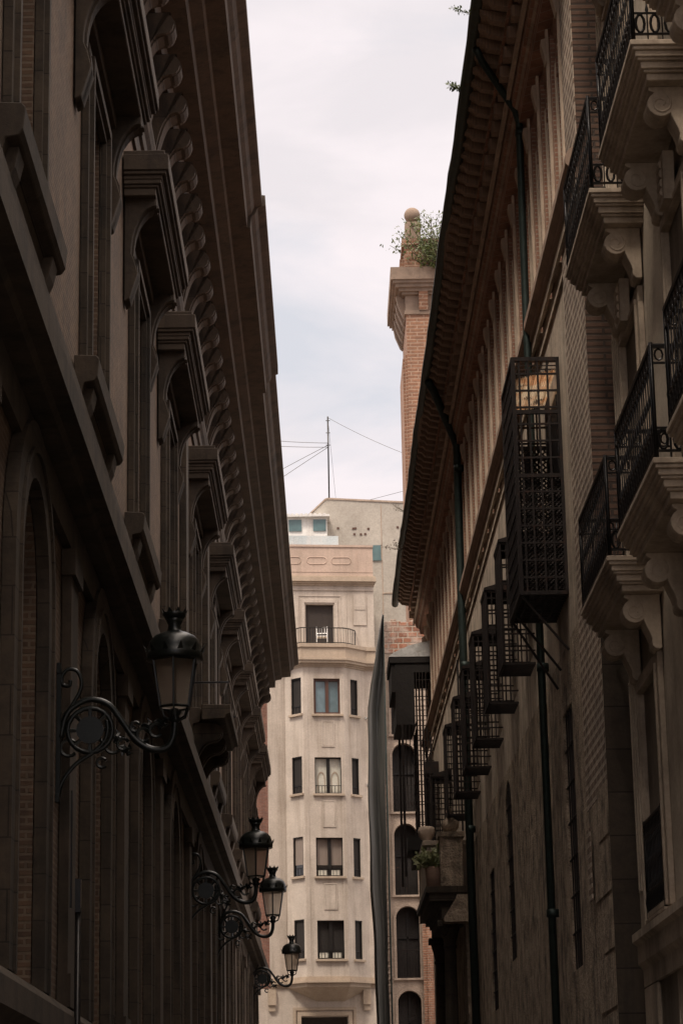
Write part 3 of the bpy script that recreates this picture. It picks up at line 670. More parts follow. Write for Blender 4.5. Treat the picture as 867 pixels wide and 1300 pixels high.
# portal with columns and stone balcony
m = MB(RF); m.box(48.1, 48.75, .0, .16, 0, 6.5); m.box(51.75, 52.4, .0, .16, 0, 6.5); m.box(48.75, 51.75, .0, .16, 4.6, 6.5); pt = m.build('portal', 'rlow', rb)
for a_ in (48.42, 52.1):
    m = MB(RF); m.box(a_-.20, a_+.20, .16, .72, 0, 1.1); m.lathe(a_, .46, [(.17, 1.1), (.18, 1.2), (.13, 1.27), (.135, 2.4), (.13, 4.5), (.115, 5.95), (.14, 6.0), (.115, 6.05), (.13, 6.12), (.19, 6.34), (.20, 6.38)], 14)
    m.box(a_-.22, a_+.22, .2, .70, 6.385, 6.5); m.build('column', 'lstone', pt)
m = MB(RF); m.box(48.05, 52.45, .0, .62, 6.502, 6.70)
for o_, z0, z1 in ((.66, 6.70, 6.78), (.74, 6.78, 6.86), (.86, 6.86, 7.02), (.92, 7.02, 7.14)): m.box(48.7-o_*.7, 51.9+o_*.7, .0, o_, z0, z1)
m.build('entablature', 'lstone', pt)
m = MB(RF); m.ex_a([(.0, 6.92), (.34, 6.92), (.36, 6.86), (.62, 6.46), (.6, 6.4), (.0, 6.4)], 47.55, 48.02); m.build('side_corbel', 'rlow', pt)
m = MB(RF); m.box(48.7, 51.9, .76, .88, 7.142, 8.02); m.box(48.7, 48.82, .0, .76, 7.142, 8.02); m.box(48.65, 51.95, .72, .93, 8.02, 8.12); m.box(48.65, 48.87, .0, .72, 8.02, 8.12)
m.build('balcony_parapet', 'rplaster', pt, .01)
m = MB(RF); m.box(48.05, 48.5, .18, .62, 7.142, 8.1); m.ex_b([(48.0, 8.102), (48.56, 8.102), (48.58, 8.2), (47.98, 8.2)], .14, .66); m.lathe(48.28, .40, [(.10, 8.2), (.18, 8.32), (.19, 8.42), (.08, 8.5), (.05, 8.58), (.08, 8.64), (.02, 8.7)], 10); m.build('pedestal', 'rlow', pt)
m = MB(RF); m.box(52.0, 52.12, .70, .87, 6.95, 8.2); m.box(52.0, 52.1, .0, .87, 8.2, 8.26); m.build('side_screen', 'eave', pt)
m = MB(RF); m.box(48.8, 51.7, .01, .03, 0, 4.55); m.build('portal_door', 'void', pt)

# ================================================================== CREAM HOUSE WITH BALCONIES (near right)
HF = Frame(*[x for x in (lambda n, d: (n[0]*3.45, n[1]*3.45, d[0], d[1], -n[0], -n[1]))((cos(rad(-.3)), -sin(rad(-.3))), (sin(rad(-.3)), cos(rad(-.3))))])
HE = 25.3; HS = 9.5
ho = thing('balcony_house', HF(20, 0, 0), 'cream plastered house at the right edge with moulded stone balconies', 'building')
BAL = [(19.4, 21.9), (22.7, 25.1), (16.1, 18.6), (12.8, 15.3)]
hop = []
for x0, x1 in BAL:
    c_ = (x0+x1)/2
    for z in (7.35, 11.15, 14.95): hop.append((c_-.62, c_+.62, z, z+2.75, 0))
    hop.append((c_-.60, c_+.62, 4.05, 6.35, 0)); hop.append((c_-.7, c_+.7, .1, 3.1, 0))
w = MB(HF); w.wall(HS, HE, 0, 18.4, 0, .5, hop); w.build('wall', 'hplaster', ho)
w = MB(HF); w.box(HS, HE-.01, -9, -.5, 0, 18.4); w.build('core', 'hplaster', ho)
w = MB(HF); w.ex_a([(0.0, 18.0), (.2, 18.0), (.25, 18.2), (.5, 18.25), (.5, 18.5), (-4, 20), (-9, 18.5), (-9, 18.3), (0, 18.3)], HS, HE); w.build('roof', 'tile', ho)
w = MB(HF); w.ex_a([(.005, 3.45), (.05, 3.45), (.05, 3.62), (.10, 3.68), (.10, 3.86), (.15, 3.9), (.15, 3.98), (.005, 4.02)], HS, HE+.0); w.build('string_course', 'hstone', ho)
for k in range(7):
    w = MB(HF); w.box(24.35+.25*(k % 2), HE, .004, .05, .05+.49*k, .50+.49*k); w.build('quoin', 'hstone', ho, .012)
w = MB(HF); w.box(24.98, HE-.004, .004, .05, 4.05, 17.9)
for z0, z1 in ((4.4, 6.6), (8.0, 10.4), (11.9, 14.2)): w.frame_rect(25.03, 25.24, z0, z1, .03, .05, .065)
w.build('corner_pilaster', 'hplaster', ho, .004)
def railing_row(m, pts, h=.98, sp=.135):
    """cast iron railing along a polyline of (a,b) at c0"""
    for (a0, b0), (a1, b1) in zip(pts[:-1], pts[1:]):
        L_ = math.hypot(a1-a0, b1-b0); n = max(2, round(L_/sp)); dx, dy = (a1-a0)/L_, (b1-b0)/L_
        for c_, r in ((.06, .014), (.26, .012), (h-.15, .012), (h, .024)): m.tube([(a0, b0, m.z+c_), (a1, b1, m.z+c_)], r, 5)
        for i in range(n+1):
            x, y = a0+(a1-a0)*i/n, b0+(b1-b0)*i/n
            m.lathe(x, y, [(.007, m.z), (.007, m.z+.26), (.018, m.z+.29), (.007, m.z+.34), (.006, m.z+.5), (.016, m.z+.54), (.016, m.z+.56), (.006, m.z+.60), (.007, m.z+h-.22), (.016, m.z+h-.18), (.01, m.z+h-.12), (.01, m.z+h)], 5)
            if i < n:
                cx, cy = x+(a1-a0)/n/2, y+(b1-b0)/n/2
                o_ = [(cx+dx*.038*cos(2*pi*k/10), cy+dy*.038*cos(2*pi*k/10), m.z+.16+.085*sin(2*pi*k/10)) for k in range(10)]
                m.tube(o_, .013, 4, True)
                o_ = [(cx+dx*.035*cos(2*pi*k/8), cy+dy*.035*cos(2*pi*k/8), m.z+h-.075+.05*sin(2*pi*k/8)) for k in range(8)]
                m.tube(o_, .009, 4, True)
        for x, y in ((a0, b0), (a1, b1)): m.tube([(x, y, m.z), (x, y, m.z+h+.03)], .02, 6)
def balcony(x0, x1, zt):
    B = .55; PRF = [(-.005, 0), (B, 0), (B, -.05), (B-.02, -.07), (B-.03, -.12), (B-.07, -.15), (B-.075, -.20), (B-.12, -.225), (B-.13, -.28), (B-.16, -.30)]
    m = MB(HF)
    # slab layers, each inset on three sides
    for t0, t1, ins in ((0, -.05, 0), (-.05, -.085, .02), (-.085, -.14, .045), (-.14, -.165, .065), (-.165, -.23, .095), (-.23, -.255, .12), (-.255, -.32, .15)):
        q = min(ins, .5); m.box(x0+q, x1-q, -.0, B-q, zt+t1, zt+t0)
    bl = m.build('balcony', 'hstone', ho, .006)
    for aa in (x0+.42, x1-.42): scroll(HF, aa, .28, zt-.322, B-.2, .54).build('corbel', 'hstone', bl, .006)
    m = MB(HF); m.z = zt+.005; i_ = .035
    railing_row(m, [(x0+i_, .0), (x0+i_, B-i_), (x1-i_, B-i_), (x1-i_, .0)]); m.build('railing', 'iron', bl)
for x0, x1 in BAL:
    for z in (7.35, 11.15, 14.95):
        if x0 < 14 and z > 12: continue
        balcony(x0, x1, z)
    c_ = (x0+x1)/2
    for z in (7.35, 11.15, 14.95, 4.05):
        p, q = c_-.62, c_+.62; z0, z1 = z, z+(2.75 if z > 5 else 2.3)
        m = MB(HF); m.frame_rect(p-.17, q+.17, z0+.01, z1+.16, .165, .004, .06); m.frame_rect(p-.06, q+.06, z0+.02, z1+.05, .055, .06, .085)
        m.build('window_surround', 'hstone', ho, .004)
        m = MB(HF); m.box(p+.01, (p+q)/2-.01, -.24, -.19, z0+.02, z1-.01); m.box((p+q)/2+.01, q-.01, -.24, -.19, z0+.02, z1-.01)
        for s0, s1 in ((p+.1, (p+q)/2-.1), ((p+q)/2+.1, q-.1)):
            for y0, y1 in ((z0+.15, z0+.85), (z0+1.0, z1-.15)): m.frame_rect(s0, s1, y0, y1, .04, -.19, -.165)
        m.build('shutter', 'shutter' if z > 5 else 'dark', ho)
    # folded-back shutter leaves and carved keystone
    for z in (7.35, 11.15):
        m = MB(HF)
        m.ex_b([(c_-.16, z+2.76), (c_+.16, z+2.76), (c_+.22, z+3.2), (c_-.22, z+3.2)], .06, .16)
        for k in range(4): m.ex_a([(.16+.025*cos(2*pi*i/8), z+2.85+.09*k+.04*sin(2*pi*i/8)) for i in range(8)], c_-.09, c_+.09)
        m.build('keystone', 'hstone', ho)
    m = MB(HF); m.z = 4.06; railing_row(m, [(c_-.60, -.02), (c_-.60, .07), (c_+.62, .07), (c_+.62, -.02)], .95, .10); m.box(c_-.58, c_+.60, .045, .06, 4.1, 4.98); m.build('window_grille', 'iron', ho)
    m = MB(HF); m.box(c_-.66, c_+.68, .004, .10, 3.99+.035, 4.055); m.build('window_sill', 'hstone', ho)
    m = MB(HF); m.box(c_-.75, c_+.75, -.35, -.28, .0, 3.1); m.build('shop_door', 'dark', ho)

# ================================================================== TOWER
TF = Frame(3.72, 92, 1, 0, 0, -1)
tw = thing('brick_tower', (5.5, 94, 0), 'slender brick tower with a stone ball on top rising behind the eaves', 'tower')
m = MB(TF); m.box(0, 4.2, -4.4, 0, 0, 35.0); m.build('shaft', 'tbrick', tw)
m = MB(TF); m.box(-.16, .0, -4.2, -.6, 20, 33.3); m.box(-.08, .0, -.45, -.1, 20, 33.3); m.build('side_pilaster', 'tbrick', tw)
m = MB(TF)
for p_, z0, z1 in ((.06, 34.95, 35.1), (.02, 35.1, 35.75), (.16, 35.75, 35.85), (.28, 35.85, 35.98), (.42, 35.98, 36.12), (.52, 36.12, 36.24), (.60, 36.24, 36.75)):
    m.box(-p_, 4.2+p_, -4.4-p_, p_, z0, z1)
m.build('cornice', 'tstone', tw)
for a_ in (.7, 2.1, 3.5):
    m = MB(TF); m.ex_a([(.02, 35.15), (.12, 35.1), (.2, 35.4), (.3, 35.84), (.02, 35.84)], a_-.18, a_+.18); m.build('cornice_bracket', 'tbrick', tw)
for k in range(5):
    m = MB(TF); b_ = -.3-k*.95; m.ex_b([(-.02, 34.9), (-.12, 35.0), (-.32, 35.5), (-.38, 35.84), (-.02, 35.84)], b_-.3, b_); m.build('cornice_bracket', 'tstone', tw)
m = MB(TF); m.box(-.0, 4.2, -4.4, -.0, 36.75, 37.9); m.box(-.1, 4.3, -4.5, .1, 37.9, 38.15); m.box(-.18, 0, -1.4, -.5, 36.9, 37.5); m.build('attic', 'tbrick', tw)
m = MB(TF); m.box(.05, .68, -.68, -.05, 38.15, 38.95); m.build('pedestal', 'tstone', tw, .03)
m = MB(TF); R_ = .33; m.lathe(.365, -.365, [(.10, 38.95), (.08, 39.02)]+[(max(.02, R_*sin(pi*i/12)), 39.33-R_*cos(pi*i/12)) for i in range(1, 13)], 16); m.build('stone_ball', 'tstone', tw)

def plant(name, loc, label, cat, stems, R, leaf, seed, mat='leaf', group=None, droop=0, lean=(0, 0)):
    rr = random.Random(seed); t = thing(name, loc, label, cat, group)
    s = MB(); l = MB()
    for k in range(stems):
        th = rr.uniform(0, 2*pi); el = rr.uniform(.35, 1.35); ln = R*rr.uniform(.55, 1.1); p = Vector(loc); d = Vector((cos(th)*cos(el)+lean[0], sin(th)*cos(el)+lean[1], sin(el))).normalized()
        P = [tuple(p)]; n = 7
        for i in range(n):
            d = (d+Vector((rr.uniform(-.25, .25), rr.uniform(-.25, .25), rr.uniform(-.12, .15)-droop))).normalized(); p = p+d*ln/n; P.append(tuple(p))
            for q in range(leaf[1]):
                c = p+Vector((rr.gauss(0, .055), rr.gauss(0, .055), rr.gauss(0, .055)))*R
                x = Vector((rr.gauss(0, 1), rr.gauss(0, 1), rr.gauss(0, 1))).normalized(); y = x.orthogonal().normalized(); z = x.cross(y); sz = leaf[0]*rr.uniform(.6, 1.3)
                l.add([tuple(c), tuple(c+x*sz*.5+y*sz*.28+z*sz*.05), tuple(c+x*sz), tuple(c+x*sz*.5-y*sz*.28+z*sz*.05)], [(0, 1, 2, 3)])
        s.tube(P, [R*.018*(1-.8*i/n) for i in range(n+1)], 4)
    s.build('stems', 'twig', t); l.build('leaves', mat, t); return t
plant('wild_shrub', TF(1.7, .35, 36.5), 'wild green shrub sprouting from the cornice of the brick tower', 'shrub', 90, 2.6, (.16, 11), 4, lean=(.05, 0))
plant('wild_shrub', TF(.55, -.3, 38.6), 'small yellow green tuft clinging below the stone ball of the tower', 'shrub', 9, .55, (.10, 6), 8)
plant('gutter_weed', RF(29.7, .86, 16.62), 'tiny dark weed topmost on the eaves gutter, at the upper edge of the photo', 'weed', 2, .30, (.05, 4), 21, lean=(-3, 0))
plant('gutter_weed', RF(32.0, .86, 16.6), 'small round-leaved weed on the gutter, just below the topmost weed', 'weed', 3, .28, (.06, 5), 22, lean=(-3, 0))
plant('gutter_weed', RF(55.0, .84, 16.66), 'dry twiggy weed on the gutter in front of the foot of the tower', 'weed', 4, .38, (.035, 2), 23, 'twig', lean=(-2, 0))
plant('gutter_weed', RF(58.0, .8, 16.5), 'thin weed growing before the blank grey white wall at the far gutter', 'weed', 4, .48, (.05, 3), 24, 'twig', lean=(-2, 0))

# ================================================================== ARCHED NARROW HOUSE
AF = Frame(2.32, 84, 1, 0, 0, -1)
ar = thing('arched_window_house', AF(2, 0, 0), 'narrow tan house end with stacked round-arched windows and broken orange brick on top', 'building')
aops = []
for zb, zt_, x0, x1 in ((16.55, 19.0, .32, 1.16), (13.85, 16.25, .34, 1.12), (11.0, 13.45, .36, 1.16), (8.2, 10.62, .38, 1.2), (5.3, 7.78, .38, 1.22), (2.3, 4.7, .38, 1.22)):
    aops.append((x0, x1, zb, zt_, 1))
aops = [(.18, .97, z0, z1, ar_) for _, _, z0, z1, ar_ in aops]
w = MB(AF); w.wall(-.10, 1.42, 0, 19.45, 0, .5, aops); w.box(1.42, 6, -.5, 0, 0, 19.45); w.build('front_wall', 'aplaster', ar)
w = MB(AF); w.box(-.08, 6, -6, -.5, 0, 20.4); w.build('core', 'aplaster', ar)
# ragged broken-brick top
w = MB(AF); rr = random.Random(9); x = .0
while x < 1.6:
    wd = rr.uniform(.16, .34); w.box(x, min(x+wd, 1.9), -.5, .02, 19.452, 20.62+rr.uniform(-.08, .05)); x += wd
w.build('broken_brick_top', 'abrick', ar, .01)
w = MB(AF); w.box(1.9, 6, -.5, .0, 19.452, 20.3); w.build('top_wall', 'aplaster', ar)
w = MB(AF)
for k in range(90):        # knocked-off plaster edge, lumps down the corner
    z = 1+k*.21; s_ = rr.uniform(.03, .09); w.box(-.15-rr.uniform(0, .04), s_-.1, -.1, rr.uniform(.015, .05), z, z+rr.uniform(.08, .2))
w.build('ragged_edge', 'aplaster', ar, .01)
w = MB(AF); w.box(1.06, 2.6, .004, .12, 0, 12.2); w.box(1.20, 1.36, .12, .18, 0, 12.2); w.build('brick_strip', 'orbrick', ar)
w = MB(AF); w.box(1.78, 2.5, .17, .22, 0, 9.9); w.build('plaster_strip', 'aplaster', ar)
for i, (p, q, z0, z1, _) in enumerate(aops):
    mm = (p+q)/2
    m = MB(AF); m.archband(mm, .395, .49, z1-.395, z0, .006, .035); m.box(p-.12, q+.12, .006, .09, z0-.07, z0-.003); s_ = m.build('window_surround', 'aplaster', ar, .004)
    m = MB(AF); m.box(p-.05, q+.05, -.42, -.36, z0, z1+.02); w_ = m.build('window', 'void', ar)
    m = MB(AF); m.box(mm-.03, mm+.03, -.36, -.31, z0, z1-.1); m.box(p, q, -.36, -.31, z0+1.35, z0+1.42); m.box(p, p+.05, -.36, -.3, z0, z1-.4); m.box(q-.05, q, -.36, -.3, z0, z1-.4); m.build('frame', 'blackframe', w_)
    m = MB(AF)
    for k in range(9): x = p+.03+(q-p-.06)*k/8; m.box(x-.009, x+.009, -.05, -.03, z0, z0+.95)
    m.box(p, q, -.055, -.02, z0+.93, z0+.97); m.build('guard_rail', 'ironr', w_)
# hanging grey-green sheet down the corner
pts = []; rows = [(20.75, -.06, -.01), (20.2, -.16, -.02), (19.35, -.32, -.04), (18.24, -.53, -.05), (17.4, -.63, -.05), (14.65, -.69, -.09), (12.6, -.68, -.10), (11.14, -.68, -.12), (9.29, -.60, -.14), (6.67, -.57, -.12), (3.5, -.52, -.10), (0.3, -.5, -.1)]
fine = []
for i in range(len(rows)-1):
    for k in range(4): t_ = k/4; fine.append(tuple(rows[i][j]*(1-t_)+rows[i+1][j]*t_ for j in range(3)))
fine.append(rows[-1]); NS = 30; sp_ = []
for zi, (z, xl, xr) in enumerate(fine):
    for j in range(NS+1):
        t_ = j/NS; wv = .24*sin(t_*6.0+.4*sin(z*.5)+.9)+.02*sin(t_*15+z*.6)+.02*sin(z*1.7); sp_.append((xl+(xr-xl)*t_-.05*0+.012*sin(z*2.1), .34+wv+.12*sin(pi*t_), z))
m = MB(AF); K = NS+1; nz = len(fine)
pts = sp_+[(a_, b_-.02, c_) for a_, b_, c_ in sp_]; o = K*nz
m.add(pts, [(i*K+j, i*K+j+1, (i+1)*K+j+1, (i+1)*K+j) for i in range(nz-1) for j in range(NS)]+[(o+i*K+j, o+(i+1)*K+j, o+(i+1)*K+j+1, o+i*K+j+1) for i in range(nz-1) for j in range(NS)]
      + [(i*K, (i+1)*K, o+(i+1)*K, o+i*K) for i in range(nz-1)]+[(i*K+NS, o+i*K+NS, o+(i+1)*K+NS, (i+1)*K+NS) for i in range(nz-1)], True)
tag(m.build('hanging_sheet', 'tcloth'), 'long grey green sheet hanging in folds down the corner of the arched window house', 'tarpaulin')
m = MB(AF); m.tube([(-.03, .15, 0), (-.03, .15, 20.8)], .03, 6); tag(m.build('sheet_pole', 'pipe'), 'thin dark upright pole behind the hanging grey green sheet', 'pole')

# ================================================================== CREAM APARTMENT BLOCK
ab = thing('cream_apartment_block', (0, 106, 0), 'cream apartment block closing the street with a faceted bay of windows', 'building')
P = [(-2.25, 105.55), (-1.5, 105.65), (-.70, 104.9), (1.09, 105.12), (2.0, 106.0), (2.5, 106.06)]
F = [facet(P[i], P[i+1]) for i in range(5)]
ZB, ZT = 9.9, 23.35
zw = [(21.26, 22.84), (17.77, 19.36), (14.21, 15.87), (10.71, 12.34)]
C0 = .47; ops = [[], [], [], [], []]
ops[1] = [(.38, .98, a_+.03, b_+.06, 0) for a_, b_ in zw]
ops[2] = [(C0, C0+1.19, a_, b_, 0) for a_, b_ in zw]
ops[3] = [(.40, .84, a_, b_+.02, 0) for a_, b_ in zw]
for i in range(5):
    w = MB(F[i]); w.wall(0, F[i].len, ZB, ZT, 0, .28, ops[i]); w.build('bay_wall', 'cream', ab)
w = MB(); w._ex([(x, y+.27, ZB+.01) for x, y in P]+[(2.5, 112, ZB+.01), (-2.25, 112, ZB+.01)], [(x, y+.27, ZT-.01) for x, y in P]+[(2.5, 112, ZT-.01), (-2.25, 112, ZT-.01)]); w.build('core', 'cream', ab)
def offp(d):
    Q = []
    for i in range(len(P)):
        n_ = Vector((0, 0))
        for k in (i-1, i):
            if 0 <= k < 5: n_ += Vector(F[k].b)
        n_.normalize(); k = min(max(i, 0), 4); cs = max(.6, n_.dot(Vector(F[k].b))); Q.append((P[i][0]+n_.x*d/cs, P[i][1]+n_.y*d/cs))
    return Q
def ring(m, d, z0, z1):
    Q = offp(d); m._ex([(x, y, z0) for x, y in Q]+[(2.5, 107, z0), (-2.25, 107, z0)], [(x, y, z1) for x, y in Q]+[(2.5, 107, z1), (-2.25, 107, z1)])
m = MB()
for d, z0, z1 in ((.05, 9.55, 9.72), (.16, 9.72, 9.80), (.10, 9.80, 9.90), (.05, 9.9, 9.98)): ring(m, d, z0, z1)
m.build('bay_base_moulding', 'creamtrim', ab)
m = MB()
for d, z0, z1 in ((.06, 23.35, 23.42), (.12, 23.42, 23.5), (.24, 23.5, 23.62), (.30, 23.62, 23.72), (.22, 23.72, 23.95), (.20, 23.95, 24.2), (.26, 24.2, 24.36)): ring(m, d, z0, z1)
m.build('balcony_ledge', 'creamtrim', ab)
# windows of the bay
def bwin(fr, p, q, z0, z1, style, wide):
    m = MB(fr); m.box(p-.09, q+.09, .0, .11, z0-.10, z0-.003); m.build('window_sill', 'creamtrim', ab, .004)
    dp = 0 if wide else .12
    m = MB(fr); fw = .10 if style == 'brown' else .05
    m.frame_rect(p+.003, q-.003, z0, z1, fw, -.20+dp, -.13+dp*.8)
    if wide: m.box((p+q)/2-.07, (p+q)/2+.07, -.20, -.12, z0+fw, z1-fw)
    fm = m.build('window', 'brownframe' if style == 'brown' else 'blackframe', ab)
    m = MB(fr); m.box(p+.02, q-.02, -.24+dp, -.21+dp, z0+.02, z1-.02)
    m.build('pane', {'brown': 'blueglass', 'curtain': 'curtain', 'blind': 'blind', 'dark': 'void'}[style], fm)
    if style in ('curtain', 'blind', 'dark'):
        m = MB(fr); h = .34
        m.box(p, q, -.09, -.07, z0+h, z0+h+.03)
        nn = 9 if wide else 4
        for k in range(nn): x = p+.03+(q-p-.06)*k/(nn-1); m.box(x-.01, x+.01, -.09, -.07, z0, z0+h)
        m.build('rail', 'iron', fm)
    if style == 'curtain' and wide:
        m = MB(fr)
        for s0, s1 in ((p+.08, (p+q)/2-.08), ((p+q)/2+.08, q-.08)): m.archband((s0+s1)/2, .13, .17, z0+.62, z0+.1, -.208, -.195, 2.2)
        m.build('curtain_swag', 'hplaster', fm)
    if style == 'blind':
        m = MB(fr); m.box(p+.02, q-.02, -.208+dp, -.205+dp, z0+.02, z0+.5); m.build('lower_pane', 'darkglass', fm)
    if wide and style in ('dark', 'blind'):
        m = MB(fr)
        for s0 in (p+.10, (p+q)/2+.07): m.box(s0, s0+.38, -.12, -.11, z0+.06, z0+.28)
        m.build('painted_reflection', 'curtain', fm)  # matte pale plates, the reflection is painted in by their colour
sty = ['brown', 'curtain', 'blind', 'dark']
for i, (z0, z1) in enumerate(zw):
    bwin(F[2], C0, C0+1.19, z0, z1, sty[i], True)
    bwin(F[1], .38, .98, z0+.03, z1+.06, 'dark' if i != 2 else 'blind', False)
    bwin(F[3], .40, .84, z0, z1+.02, 'dark', False)
    if i < 3:
        m = MB(F[2]); zc0, zc1 = zw[i+1][1]+.45, z0-.30; m.frame_rect(.78, 1.36, zc0, zc1, .05, .003, .03); m.box(.84, 1.30, .003, .018, zc0+.06, zc1-.06); m.build('relief_panel', 'cream', ab, .003)
    for f_, x_ in ((F[1], -.03), (F[2], -.02), (F[3], -.02)): pass
m = MB(F[2]); 
for x in (.10, 1.62): m.box(x, x+.09, .002, .02, ZB+.1, ZT-.1)
m.build('bay_strip', 'cream', ab)
m = MB(F[0]); m.box(F[0].len-.10, F[0].len-.05, .002, .02, ZB, ZT); m.build('joint_strip', 'cream', ab)
# ground part, wider
G = facet((-5.5, 105.2), (2.62, 106.05))
w = MB(G); w.wall(0, G.len, 0, 9.54, 0, .4, [(4.55, 6.55, 0, 8.35, 0)]); w.build('ground_floor_wall', 'cream', ab)
m = MB(G); m.frame_rect(4.2, 6.9, -.2, 8.75, .12, .004, .07); m.frame_rect(4.38, 6.72, -.2, 8.55, .16, .004, .12); m.build('door_surround', 'creamtrim', ab)
m = MB(G); m.box(4.5, 6.6, -.4, -.3, 0, 8.4); m.box(4.6, 6.5, -.3, -.26, 7.9, 8.0); m.build('door', 'darkglass', ab)
m = MB(G)
for a0 in (3.15, 7.2): m.box(a0, a0+.32, .004, .16, 8.85, 9.5); m.box(a0+.03, a0+.29, .004, .10, 8.6, 8.85); m.build('corbel', 'creamtrim', ab); m = MB(G)
# sloping underside of the bay
m = MB(); Q = offp(.03); k = len(m.v)
m.add([(Q[1][0], Q[1][1], 9.55), (Q[2][0], Q[2][1], 9.55), (Q[3][0], Q[3][1], 9.55), (Q[4][0], Q[4][1], 9.55), (-.3, 105.72, 9.0), (.9, 105.85, 9.0), (-1.5, 106, 9.55), (2.0, 106.2, 9.55)],
      [(0, 1, 4), (1, 2, 5, 4), (2, 3, 5), (0, 4, 6), (3, 7, 5), (4, 5, 7, 6), (0, 6, 7, 3, 2, 1)]); m.build('bay_underside', 'creamtrim', ab)
# upper storey
T = facet((-2.6, 105.75), (2.5, 106.3))
w = MB(T); w.wall(0, T.len, 24.0, 27.46, 0, .3, [(2.07, 3.32, 24.62, 26.41, 0)]); w.build('top_storey_wall', 'cream', ab)
w = MB(T); w.box(0, T.len, -6, -.3, 23, 27.46); w.build('top_storey_core', 'cream', ab)
m = MB(T); m.frame_rect(1.88, 3.51, 24.36, 26.62, .14, .004, .05); m.frame_rect(1.74, 3.66, 24.0, 26.81, .04, .004, .03); m.box(3.85, 3.9, .004, .03, 24.66, 26.96); m.box(4.2, 4.8, .004, .04, 25.46, 26.86); m.box(4.25, 4.75, .04, .06, 26.16, 26.36); m.box(0, T.len, .004, .05, 27.04, 27.09); m.build('door_surround', 'cream', ab, .004)
m = MB(T); m.box(2.03, 3.36, -.25, -.18, 24.3, 26.46); m.build('balcony_door', 'dark', ab)
m = MB(T)
for b_, z0, z1 in ((.08, 27.26, 27.34), (.16, 27.34, 27.42), (.26, 27.42, 27.60), (.18, 27.60, 27.68)): m.box(-.1, T.len+b_*.4, -.3, b_, z0, z1)
m.build('top_cornice', 'creamtrim', ab)
m = MB(T); m.box(-.1, T.len, -.3, .03, 27.68, 29.04); m.box(-.1, T.len+.02, -.33, .07, 29.04, 29.14); m.build('roof_parapet', 'pink', ab)
m = MB(T)
for a_ in (1.0, 2.15, 3.25):
    r_ = .13; prof = [(a_+.16*0+.3+.3*cos(t)*1+(.12 if cos(t) > 0 else -.12)*0, 0) for t in ()]
    pr = [(a_+.45+(.28 if cos(2*pi*i/20) > 0 else -.28)+.16*cos(2*pi*i/20), 0, 28.41+.16*sin(2*pi*i/20)) for i in range(20)]
    m.tube([(x, .035, z) for x, _, z in pr], .022, 4, True)
m.box(4.4, 4.44, .03, .05, 27.71, 29.02); m.box(-.1, T.len, .03, .045, 27.88, 27.92); m.build('parapet_relief', 'pink', ab)
m = MB(T); m.box(-.1, 3.65, -.62, -.42, 28.86, 29.68); m.build('terrace_parapet', 'bluegrey', ab)
m = MB(); m.box(-3.2, .50, 108.2, 112, 28.5, 31.0); ph = m.build('penthouse', 'penthouse', ab)
m = MB(); m.box(-3.3, .62, 107.95, 112, 31.0, 31.10)
for k in range(18): m.box(-3.25+.21*k, -3.13+.21*k, 107.98, 108.3, 31.10, 31.16)
m.build('penthouse_roof', 'galv', ph)
for x in (-1.26, -.14): 
    m = MB(); m.box(x, x+.58, 108.14, 108.19, 30.36, 30.90); m.build('teal_window', 'teal', ph)
# balcony railing + curved corner
m = MB(); Q = offp(.16); Q = [(-1.9, Q[1][1]-.0)]+Q[1:4]+[(Q[4][0]-.55, Q[4][1]-.52)]
Q = [(-2.2, 105.45), Q[1], Q[2], Q[3], Q[4], (Q[4][0]+.12, Q[4][1]+.5)]
Q = [(-2.2, 105.42), (-1.45, 105.46), (-.76, 104.78), (1.12, 105.0), (1.42, 105.25), (1.62, 105.6), (1.66, 106.2)]
for c_, r in ((24.42, .02), (25.08, .026)): m.tube([(x, y, c_) for x, y in Q], r, 5)
for (x0, y0), (x1, y1) in zip(Q[:-1], Q[1:]):
    l_ = math.hypot(x1-x0, y1-y0); n = max(2, int(l_/.13))
    for k in range(n): m.tube([(x0+(x1-x0)*k/n, y0+(y1-y0)*k/n, 24.36), (x0+(x1-x0)*k/n, y0+(y1-y0)*k/n, 25.08)], .011, 4)
m.build('balcony_railing', 'iron', ab)
for z in (18.25+2.95, 18.25): 
    m = MB(F[4]); m.tube([(.02, .02, z), (.12, .16, z+.02), (.35, .12, z-.02)], .014, 4); m.tube([(.02, .05, z+.06), (.04, .1, z-.04)], .03, 5); m.build('wall_hook', 'iron', ab)
# white chair on the balcony
ch = thing('balcony_chair', (.10, 105.35, 24.36), 'white frame chair standing on the top balcony of the cream block', 'chair')
x0, x1, y0, y1, z = -.08, .42, 105.2, 105.6, 24.36
m = MB(); m.box(x0, x1, y0, y1, z+.40, z+.44); m.build('seat', 'wplastic', ch)
for x, y in ((x0, y0), (x1-.035, y0), (x0, y1-.035), (x1-.035, y1-.035)):
    m = MB(); m.box(x, x+.035, y, y+.035, z, z+(.92 if y > y0 else .40)); m.build('leg', 'wplastic', ch)
m = MB(); m.box(x0+.035, x1-.035, y1-.03, y1-.01, z+.60, z+.64); m.box(x0+.035, x1-.035, y1-.03, y1-.01, z+.86, z+.9)
for k in range(1, 4): m.box(x0+.12*k, x0+.12*k+.025, y1-.03, y1-.01, z+.64, z+.86)
m.build('backrest', 'wplastic', ch)

